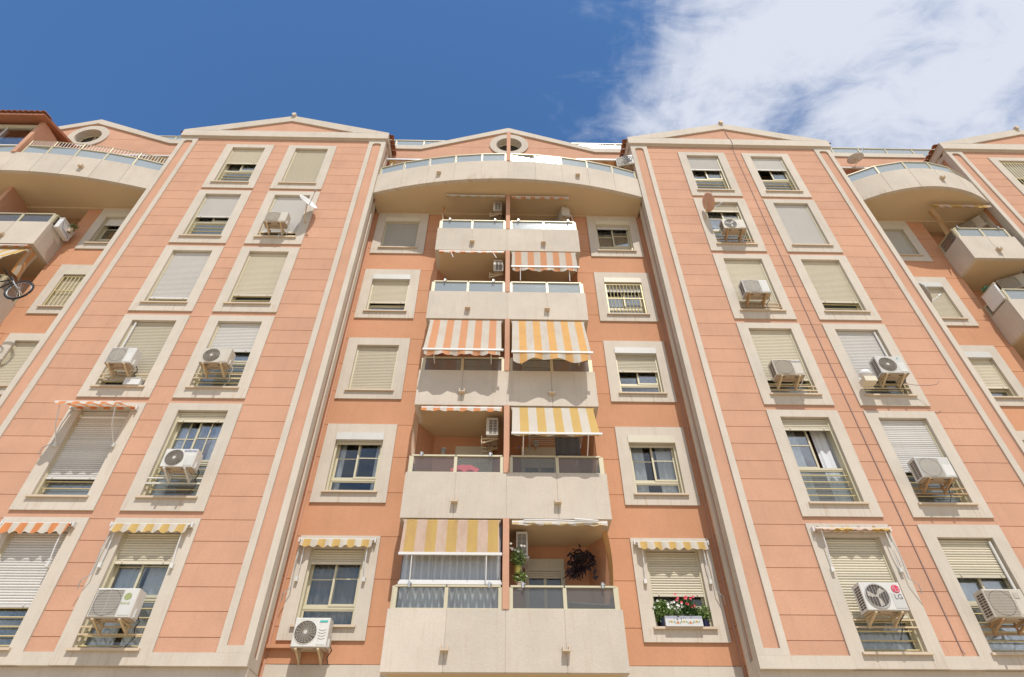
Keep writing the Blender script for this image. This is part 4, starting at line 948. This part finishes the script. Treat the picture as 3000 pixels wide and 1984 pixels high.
# glass curtain enclosure with white drapes on the lowest left balcony
t = thing('glass_enclosure', 'folding glass panels with white drapes on the lowest left balcony', 'glazing', (-.98, .15, -15.76))
for i in range(3): x = -.98+i*.665; MB().box(x, x+.655, -.004, .004, .09, 1.25).build('glass_panel', GLASSC, t); MB().box(x, x+.655, -.012, .012, .055, .09).build('panel_rail', WHITE, t)
MB().box(-1.0, 1.02, -.03, .03, .0, .05).build('bottom_track', WHITE, t)
t = thing('curtain', 'white pleated curtain behind the glass of the lowest left balcony', 'curtain', (-.98, .29, -16.9))
rows = [[(-.98+1.97*i/160, .05*sin(i*.55+.5*sin(i*.13)), 2.38-2.38*k/5) for i in range(161)] for k in range(6)]
cloth(t, rows, CURT, 'cloth')

# clamps on rails
ROWN = ['topmost', 'second', 'third', 'fourth', 'lowest']
def clamp(x, z, y=.10):
    k = int(round((-4.18-z)/FH)); pl = ('far left end' if x < -1 else 'just left of the divider' if x < 0 else 'just right of the divider' if x < 1 else 'far right end') if x < 10 else ('left end of the small right-hand balcony' if x < 15 else 'right end of the small right-hand balcony')
    t = thing('awning_clamp', 'small metal awning clamp on the %s straight balcony rail, %s' % (ROWN[k], pl) if x < 10 else 'small metal awning clamp at the %s rail' % pl, 'clamp', (x, y, z), 'awning clamps on the balcony rails')
    MB().box(-.02, .02, -.045, -.02, -.06, .05).box(-.03, .05, -.03, .0, .01, .03).build('clamp_body', STEEL, t)
for x, k in ((-1.75, 0), (-.3, 0), (.45, 0), (2.05, 0), (-1.7, 1), (-.3, 1), (-1.8, 3), (-.25, 3), (.45, 4), (2.0, 4), (-1.75, 4), (-.2, 4)): clamp(x, -4.18-k*FH)
for x in (14.75, 16.1): clamp(x, -4.18)

# ------------------------------------------------------------------ satellite dishes
def dish(c, r, nrm, label, m, arm_end, feed, wall):
    t = thing('satellite_dish', label, 'satellite dish', c, 'satellite dishes'); n = Vector(nrm).normalized()
    u = n.cross(Vector((0, 0, 1))).normalized(); v = u.cross(n)
    rows = []
    for k in range(7):
        rr = r*k/6; dep = -.16*r*(1-(k/6)**2)
        rows.append([tuple(u*rr*.9*cos(2*pi*i/28)+v*rr*sin(2*pi*i/28)+n*dep) for i in range(29)])
    o = MB().grid(rows).build('reflector', m, t, smooth=True); solid(o, .008)
    c_ = Vector(c); fv = Vector(feed)-c_; wv = Vector(wall)-c_
    low = -v*r*.95
    MB().tube([tuple(low), tuple(fv)], .011, 6).build('feed_arm', STEEL, t)
    MB().tube([tuple(fv-n*.0), tuple(fv-n*.09)], [.03, .022], 8).build('receiver', STEEL, t)
    MB().tube([tuple(-n*.17*r), tuple(-n*.1+Vector((0, .05, -.12))), tuple(wv+Vector((0, -.12, .0))), tuple(wv)], .02, 7).build('mount_arm', RUSTW, t)
    return t
DW = mat('dish_white', (.56, .56, .545), .5, var=.1); DR = mat('dish_rusty', (.56, .33, .22), .7, var=.6, vscale=6)
dish((-6.22, -.36, -3.98), .36, (.62, -.62, .42), 'white satellite dish fixed beside the left tower window', DW, None, (-5.93, -.72, -3.86), (-6.26, 0, -4.6))
dish((6.62, -.35, -3.62), .34, (.90, .10, .28), 'rusty pink satellite dish on the right tower seen from behind', DR, None, (7.10, -.30, -3.58), (6.5, 0, -4.1))
dish((13.05, .15, .03), .30, (.05, -.25, .97), 'white satellite dish on the terrace beside the right tower', DW, None, (13.45, .0, .50), (12.85, .3, -.5))
dish((12.52, .42, -7.0), .38, (.88, -.35, .2), 'grey satellite dish at the recessed window right of the right tower', mat('dish_grey', (.55, .55, .53), .6), None, (12.98, .36, -7.1), (12.3, .8, -7.2))

# ------------------------------------------------------------------ bicycle hanging on the left balcony
t = thing('bicycle', 'black bicycle hanging by its frame from the left balcony, front wheel outward', 'bicycle', (-13.42, -.02, -7.84))
wh = MB().tube([(.335*cos(2*pi*i/40), 0, .335*sin(2*pi*i/40)) for i in range(40)], .027, 8, True).build('wheel', BLACK, t, smooth=True)
MB().tube([(.30*cos(2*pi*i/40), 0, .30*sin(2*pi*i/40)) for i in range(40)], .009, 6, True).build('rim', STEEL, wh)
sp = MB()
for i in range(24): a = 2*pi*i/24; sp.tube([(.02*cos(a+.5), .01*(-1)**i, .02*sin(a+.5)), (.295*cos(a), 0, .295*sin(a))], .0022, 4)
sp.build('spoke', STEEL, wh); MB().tube([(0, -.05, 0), (0, .05, 0)], .022, 8).build('hub', STEEL, wh)
kn = MB()
for i in range(64): a = 2*pi*i/64; kn.box(.36*cos(a)-.006, .36*cos(a)+.006, -.022, .022, .36*sin(a)-.006, .36*sin(a)+.006)
kn.build('tyre_tread', BLACK, wh)
MB().tube([(0, -.06, 0), (-.14, -.06, .13), (-.30, -.05, .30), (-.33, 0, .34)], .017, 7).tube([(0, .06, 0), (-.14, .06, .13), (-.30, .05, .30), (-.33, 0, .34)], .017, 7).build('fork', STEEL, t)
MB().tube([(-.30, 0, .31), (-.46, 0, .50)], .022, 8).build('head_tube', BLACK, t)
MB().tube([(-.46, 0, .50), (-.62, .0, .58), (-.62, -.25, .62)], .015, 7).tube([(-.62, 0, .58), (-.64, .28, .62)], .015, 7).build('handlebar', BLACK, t)
MB().tube([(-.62, -.2, .6), (-.5, -.25, .55), (-.4, -.1, .35), (-.3, -.05, .25)], .006, 5).tube([(-.55, .1, .62), (-.35, .12, .6), (-.3, .06, .3)], .006, 5).build('brake_cable', BLACK, t)
MB().tube([(-.40, 0, .42), (-1.0, .05, .30)], .02, 7).tube([(-.33, 0, .34), (-.95, .1, -.12)], .022, 7).tube([(-1.0, .05, .30), (-.95, .1, -.12)], .018, 7).build('frame', BLACK, t)
MB().tube([(-1.35+.335*cos(2*pi*i/40), .12, -.1+.335*sin(2*pi*i/40)) for i in range(40)], .027, 8, True).build('wheel', BLACK, t)
MB().tube([(-.95, .1, -.12), (-1.35, .12, -.1)], .012, 6).build('chain_stay', BLACK, t)

# white box hanging on left balcony side
t = thing('storage_box', 'white box with blue line on the side rail of the upper left balcony', 'box', (-14.06, .28, -4.75))
b = MB().box(-.07, .07, -.1, .48, .0, .42).build('box_body', WHITE, t); MB().box(-.08, .08, -.11, .49, .42, .45).build('lid', WHITE, t)
MB().tube([(.075, -.06, .3), (.075, .05, .12), (.075, .3, .12), (.075, .42, .05)], .006, 5).build('blue_line', LOGO_B, t)

# ------------------------------------------------------------------ plants
def leaves(n, c, r, size, m, rnd, name='foliage', hang=0, elong=2.2):
    b = MB()
    for i in range(n):
        while True:
            p = Vector((rnd.uniform(-1, 1), rnd.uniform(-1, 1), rnd.uniform(-1, 1)))
            if p.length < 1: break
        p = Vector((c[0]+p.x*r[0], c[1]+p.y*r[1], c[2]+p.z*r[2])); s = size*rnd.uniform(.6, 1.3)
        d = Vector((rnd.uniform(-1, 1), rnd.uniform(-1, 1), rnd.uniform(-1, .6)-hang)).normalized(); q = d.cross(Vector((rnd.uniform(-1, 1), rnd.uniform(-1, 1), rnd.uniform(-1, 1)))).normalized()
        b.quad(p, p+d*s*elong*.4+q*s*.45, p+d*s*elong, p+d*s*elong*.4-q*s*.45)
    return b
rn = random.Random(3)
t = thing('hanging_plant', 'dark purple trailing plant hanging inside the lowest right balcony', 'plant', (1.72, .95, -14.95))
o = leaves(330, (.02, 0, .06), (.30, .16, .24), .045, PURP, rn, hang=.3, elong=3).build('foliage', PURP, t); o['kind'] = 'stuff'
o = leaves(170, (-.10, 0, -.14), (.22, .14, .24), .04, PURP, rn, hang=.6, elong=3).build('trailing_shoots', PURP, t); o['kind'] = 'stuff'
MB().tube([(-.12, 0, .08), (.12, 0, .08)], .1, 10).build('pot', SOIL, t)
t = thing('butterfly_ornament', 'small dark wall ornament right of the purple plant', 'ornament', (2.0, .98, -15.24))
MB().prism([(0, 0), (.07, .10), (.02, .16), (-.03, .06)], 0, .01).prism([(0, 0), (.09, -.02), (.03, -.09), (-.05, -.05)], 0, .01).build('shape', PURP, t)
def plant(loc, label, r, n, m, size=.03, pot=None, flowers=None, ph=.16):
    t = thing('potted_plant', label, 'plant', loc)
    o = leaves(n, (0, 0, ph+r[2]*.8), r, size, m, rn).build('foliage', m, t); o['kind'] = 'stuff'
    st = MB()
    for i in range(7): a = rn.uniform(0, 6.3); st.tube([(0, 0, ph*.7), (r[0]*.4*cos(a), r[1]*.4*sin(a), ph+r[2]*.7), (r[0]*.7*cos(a), r[1]*.7*sin(a), ph+r[2]*1.3)], .004, 4)
    st.build('stem', m, t)
    pm = MB(); nn = 16
    for (rr, z) in ((.055, 0), (.075, ph*.93), (.082, ph*.93), (.082, ph), (.07, ph), (.065, ph*.9)): pm.v += [(rr*cos(2*pi*i/nn), rr*sin(2*pi*i/nn), z) for i in range(nn)]
    for k in range(5):
        for i in range(nn): j = (i+1) % nn; pm.f.append((k*nn+i, k*nn+j, (k+1)*nn+j, (k+1)*nn+i))
    pm.f.append(tuple(5*nn+i for i in range(nn))); pm.build('pot', pot or SILL, t)
    if flowers:
        fl = MB()
        for i in range(flowers[1]):
            p = Vector((rn.uniform(-1, 1)*r[0], -rn.uniform(.2, 1)*r[1], ph+r[2]*rn.uniform(.9, 2.0)))
            for k in range(5): a = 2*pi*k/5; fl.quad(p, p+Vector((.022*cos(a-.5), -.006, .022*sin(a-.5))), p+Vector((.03*cos(a), -.01, .03*sin(a))), p+Vector((.022*cos(a+.5), -.006, .022*sin(a+.5))))
        fl.build('flower', flowers[0], t)
    return t
plant((.36, .42, -15.45), 'bushy green plant beside the louvred air conditioner on the lowest balcony', (.15, .14, .22), 420, GREENL, .03, pot=mat('pot_olive', (.30, .26, .05), .5), flowers=(PETW, 10))
plant((.40, .40, -15.78), 'small green plant in front of the divider behind the lowest right rail', (.14, .12, .14), 200, GREENL, .028)
POTB = mat('pot_blue', (.012, .016, .06), .35)
WY = .89; WZ = -16.31
plant((3.29, WY, WZ), 'green shrub in a dark blue pot at the left of the flower window', (.17, .09, .20), 1000, GREENL, .032, pot=POTB, ph=.17, flowers=(PETW, 5))
plant((4.13, WY, WZ), 'spiky green plant in a dark pot at the right of the flower window', (.13, .10, .17), 160, GREENL, .035, pot=POTB, ph=.15)
plant((3.83, WY+.05, WZ+.02), 'flowering plant with pink blossoms behind the painted planter', (.22, .10, .24), 1000, GREEN, .028, pot=SOIL, ph=.16, flowers=(PINK, 15))
plant((3.55, WY+.05, WZ+.02), 'small leaved plant with tiny white flowers behind the painted planter', (.22, .09, .17), 800, GREENL, .022, pot=SOIL, ph=.16, flowers=(PETW, 16))
t = thing('planter_box', 'white painted ceramic planter with orange flowers and blue rim on the sill', 'planter', (3.66, .80, -16.315))
MB().box(-.37, .37, -.055, .075, .0, .19).build('trough', mat('ceramic_white', (.60, .60, .59), .25), t)
MB().box(-.372, .372, -.058, -.0552, .150, .156).box(-.372, .372, -.058, -.0552, .172, .178).build('blue_rim', LOGO_B, t)
fo = MB(); fg = MB(); fp = MB(); fl_ = MB()
for i in range(5):
    x = -.25+i*.125; z = .075+.01*(-1)**i
    tgt = fo if i % 2 else fp
    for k in range(8): a = 2*pi*k/8; tgt.quad((x, -.0575, z), (x+.018*cos(a-.35), -.0575, z+.018*sin(a-.35)), (x+.036*cos(a), -.0575, z+.036*sin(a)), (x+.018*cos(a+.35), -.0575, z+.018*sin(a+.35)))
    fl_.disc((x, -.059, z), .010, n=10)
    for s in (-1, 1): fg.quad((x+s*.03, -.0568, z-.03), (x+s*.055, -.0568, z-.012), (x+s*.066, -.0568, z+.02), (x+s*.042, -.0568, z+.0))
fo.build('painted_flower', mat('paint_orange', (.75, .25, .02), .4), t); fp.build('painted_flower', mat('paint_yellow', (.7, .5, .1), .4), t); fl_.build('flower_centre', mat('paint_purple', (.15, .05, .2), .4), t); fg.build('painted_leaf', mat('paint_green', (.12, .25, .04), .4), t)
o = leaves(130, (0, 0, .19), (.36, .06, .03), .028, PURP, rn, hang=.3, elong=2.6).build('trailing_foliage', PURP, t); o['kind'] = 'stuff'
plant((-13.95, .55, -4.55), 'green potted plant by the white box on the upper left balcony', (.2, .15, .14), 160, GREEN, .03)
plant((-15.9, .45, -4.75), 'straggly green plant on the balcony at the left edge', (.3, .2, .2), 200, GREEN, .03)
t = thing('cloth_bundle', 'white bundle on the balcony rail at the left edge', 'bundle', (-15.65, .3, -4.12))
MB().grid([[(.14*cos(2*pi*i/14)*sin(pi*k/8), .12*sin(2*pi*i/14)*sin(pi*k/8), .09*cos(pi*k/8)*(1+.15*sin(i*2.0))) for i in range(15)] for k in range(9)]).build('cloth', WHITE, t, smooth=True)

# ------------------------------------------------------------------ odds and ends
t = thing('white_tank', 'small round white tank on a bracket beside the grey air conditioner', 'tank', (9.0, -.28, -10.98))
MB().grid([[(.15*cos(2*pi*i/18)*sin(pi*k/10), .13*sin(2*pi*i/18)*sin(pi*k/10), .28+.13*cos(pi*k/10)) for i in range(19)] for k in range(11)]).build('tank_body', WHITE, t, smooth=True)
MB().box(-.15, .15, -.11, .15, .0, .14).build('tray', SH_C, t)
t = thing('storage_box', 'small white plastic box on the sill under the wide grille air conditioner', 'box', (-8.97, .0, -11.12))
MB().box(-.19, .19, -.08, .10, 0, .18).build('box_body', WHITE, t); MB().box(-.2, .2, -.09, .11, .18, .195).build('lid', WHITE, t)
t = thing('plastic_bottle', 'clear plastic drain bottle under the beige air conditioner', 'bottle', (-6.85, -.1, -5.42))
MB().tube([(0, 0, 0), (0, 0, .16), (0, 0, .22), (0, 0, .26)], [.05, .05, .02, .02], 10).build('bottle_body', GLASSC, t)
def tube_roll(x, y, z0, z1, label):
    t = thing('rolled_blind', label, 'blind', (x, y, z0), 'rolled blinds standing in window reveals'); MB().tube([(0, 0, 0), (0, 0, z1-z0)], .028, 10).build('roll', SH_W, t)
tube_roll(-9.78, .06, -10.4, -8.95, 'white tube standing in the reveal beside the wide grille air conditioner')
tube_roll(10.08, .06, -10.5, -8.95, 'white tube standing in the right reveal above the grey air conditioner')
tube_roll(10.09, .06, -16.2, -14.85, 'long white tube in the right reveal of the lowest right window')
def lantern(x, y, z, label):
    t = thing('wall_lantern', label, 'lamp', (x, y, z), 'white wall lanterns')
    MB().prismz([(.06*cos(2*pi*i/6), .06*sin(2*pi*i/6)) for i in range(6)], .0, .012).prismz([(.075*cos(2*pi*i/6), .075*sin(2*pi*i/6)) for i in range(6)], .14, .155).tube([(0, 0, .155), (0, 0, .20)], [.06, .01], 6).build('cap', WHITE, t)
    MB().prismz([(.05*cos(2*pi*i/6), .05*sin(2*pi*i/6)) for i in range(6)], .012, .14).build('lamp_glass', FROSTC, t)
    fr_ = MB()
    for i in range(6): fr_.tube([(.052*cos(2*pi*i/6), .052*sin(2*pi*i/6), .01), (.06*cos(2*pi*i/6), .06*sin(2*pi*i/6), .14)], .004, 4)
    fr_.build('lamp_frame', WHITE, t); MB().tube([(0, 0, .0), (0, .05, -.07), (0, .14, -.05)], .01, 6).build('arm', WHITE, t)
lantern(-1.45, 1.33, -12.12, 'white wall lantern left of the closed door behind the fourth balcony')
lantern(.87, 1.33, -11.88, 'white wall lantern above the clothes rack')
t = thing('towel', 'dark grey towel hanging on the clothes rack', 'towel', (1.56, .42, -12.18))
o = cloth(t, [[(-.29+.58*i/20, .012*sin(i*.9), .0-.5*k/6+.01*sin(i*.5)*k/6) for i in range(21)] for k in range(7)], mat('towel_grey', (.085, .085, .10), .95, var=.4, vscale=20), 'cloth'); solid(o, .01)
t = thing('clothes_rack', 'white wire clothes rack on the balcony with the yellow awning', 'clothes rack', (1.33, .65, -12.25))
cr = MB()
for i in range(7): cr.tube([(-.66, -.2+i*.07, .22-.01*i), (.62, -.2+i*.07, .22-.01*i)], .005, 5)
for x in (-.66, .62): cr.tube([(x, -.22, .23), (x, .25, .17), (x*.7, .2, -.5)], .009, 6)
cr.build('wires', WHITE, t)
def pegs():
    cols = [(.6, .05, .05), (.05, .3, .1), (.05, .1, .5), (.7, .5, .05)]; nm = ['red', 'green', 'blue', 'yellow']
    for i in range(9):
        o = MB().box(-.006, .006, -.008, .008, -.04, .03).build('clothes_peg', mat('peg%d' % (i % 4), cols[i % 4], .5)); o.location = (.30+i*.062+rn.uniform(-.02, .02), .5, -12.42+ZG+rn.uniform(-.03, .03)); o['label'] = nm[i % 4]+' clothes peg, %s from the left on the line by the grey towel' % ['first', 'second', 'third', 'fourth', 'fifth', 'sixth', 'seventh', 'eighth', 'ninth'][i]; o['category'] = 'clothes peg'; o['group'] = 'coloured clothes pegs on a line'
pegs()
t = thing('laundry', 'pink garment drying behind the frosted rail of the fourth balcony', 'laundry', (-.82, .32, -13.1))
cloth(t, [[(-.32+.64*i/16, .015*sin(i), .1*sin(pi*i/16)-.28*k/4*(1-.3*sin(i*.6))) for i in range(17)] for k in range(5)], mat('pink_cloth', (.7, .12, .14), .9), 'cloth')
t = thing('laundry', 'dark blue garment on a rack behind the third balcony rail', 'laundry', (-1.05, .45, -10.45))
cloth(t, [[(-.28+.56*i/16, .02*sin(i), -.3*k/4) for i in range(17)] for k in range(5)], mat('blue_cloth', (.02, .04, .10), .9), 'cloth')
MB().tube([(-.42, 0, -.4), (-.42, 0, .12), (-.38, 0, .16), (.5, 0, .16), (.55, 0, .12), (.55, 0, -.4)], .009, 6).build('rack', WHITE, t)
t = thing('folding_chair', 'white folding frame lying behind the lowest right rail', 'chair', (1.75, .4, -16.18))
MB().tube([(-.52, -.1, .16), (.5, -.1, .10), (.5, .2, .10), (-.5, .2, .16)], .014, 6, True).tube([(-.5, -.1, .16), (-.32, -.05, -.05), (.3, -.05, -.02)], .012, 6).build('frame', WHITE, t)
MB().quad((-.5, -.1, .155), (.5, -.1, .095), (.5, .2, .095), (-.5, .2, .155)).build('seat', mat('seat_grey', (.5, .52, .55), .8), t)
t = thing('cabinet', 'white door panel leaning on the second small balcony at the right', 'cabinet', (14.58, .42, -7.45))
MB().box(-.035, .035, -.28, .28, .0, .62).build('door_panel', WHITE, t); MB().box(-.045, .045, -.30, .30, .62, .65).build('top_edge', SH_C, t)
t = thing('cloth_bundle', 'green net bundle behind the white door panel at the right', 'bundle', (14.66, .45, -6.72))
o = leaves(260, (0, 0, 0), (.22, .14, .10), .03, GREEN, rn).build('net', mat('net_green', (.02, .16, .09), .7), t); o['kind'] = 'stuff'
t = thing('cable', 'loose grey cable sticking out right of the grey air conditioner', 'cable', (10.1, -.15, -10.9))
MB().tube([(-.1, .1, .12), (.12, 0, -.02), (.34, -.12, -.12), (.52, -.16, -.12), (.62, -.17, -.02)], .008, 6).build('strand', CABLE, t)
t = thing('terrace_parasol_frame', 'white metal pole leaning on the curved terrace beside the left tower', 'pole', (-4.2, .25, -1.3))
MB().tube([(0, 0, 0), (.12, .05, .75)], .02, 7).build('pole', WHITE, t)
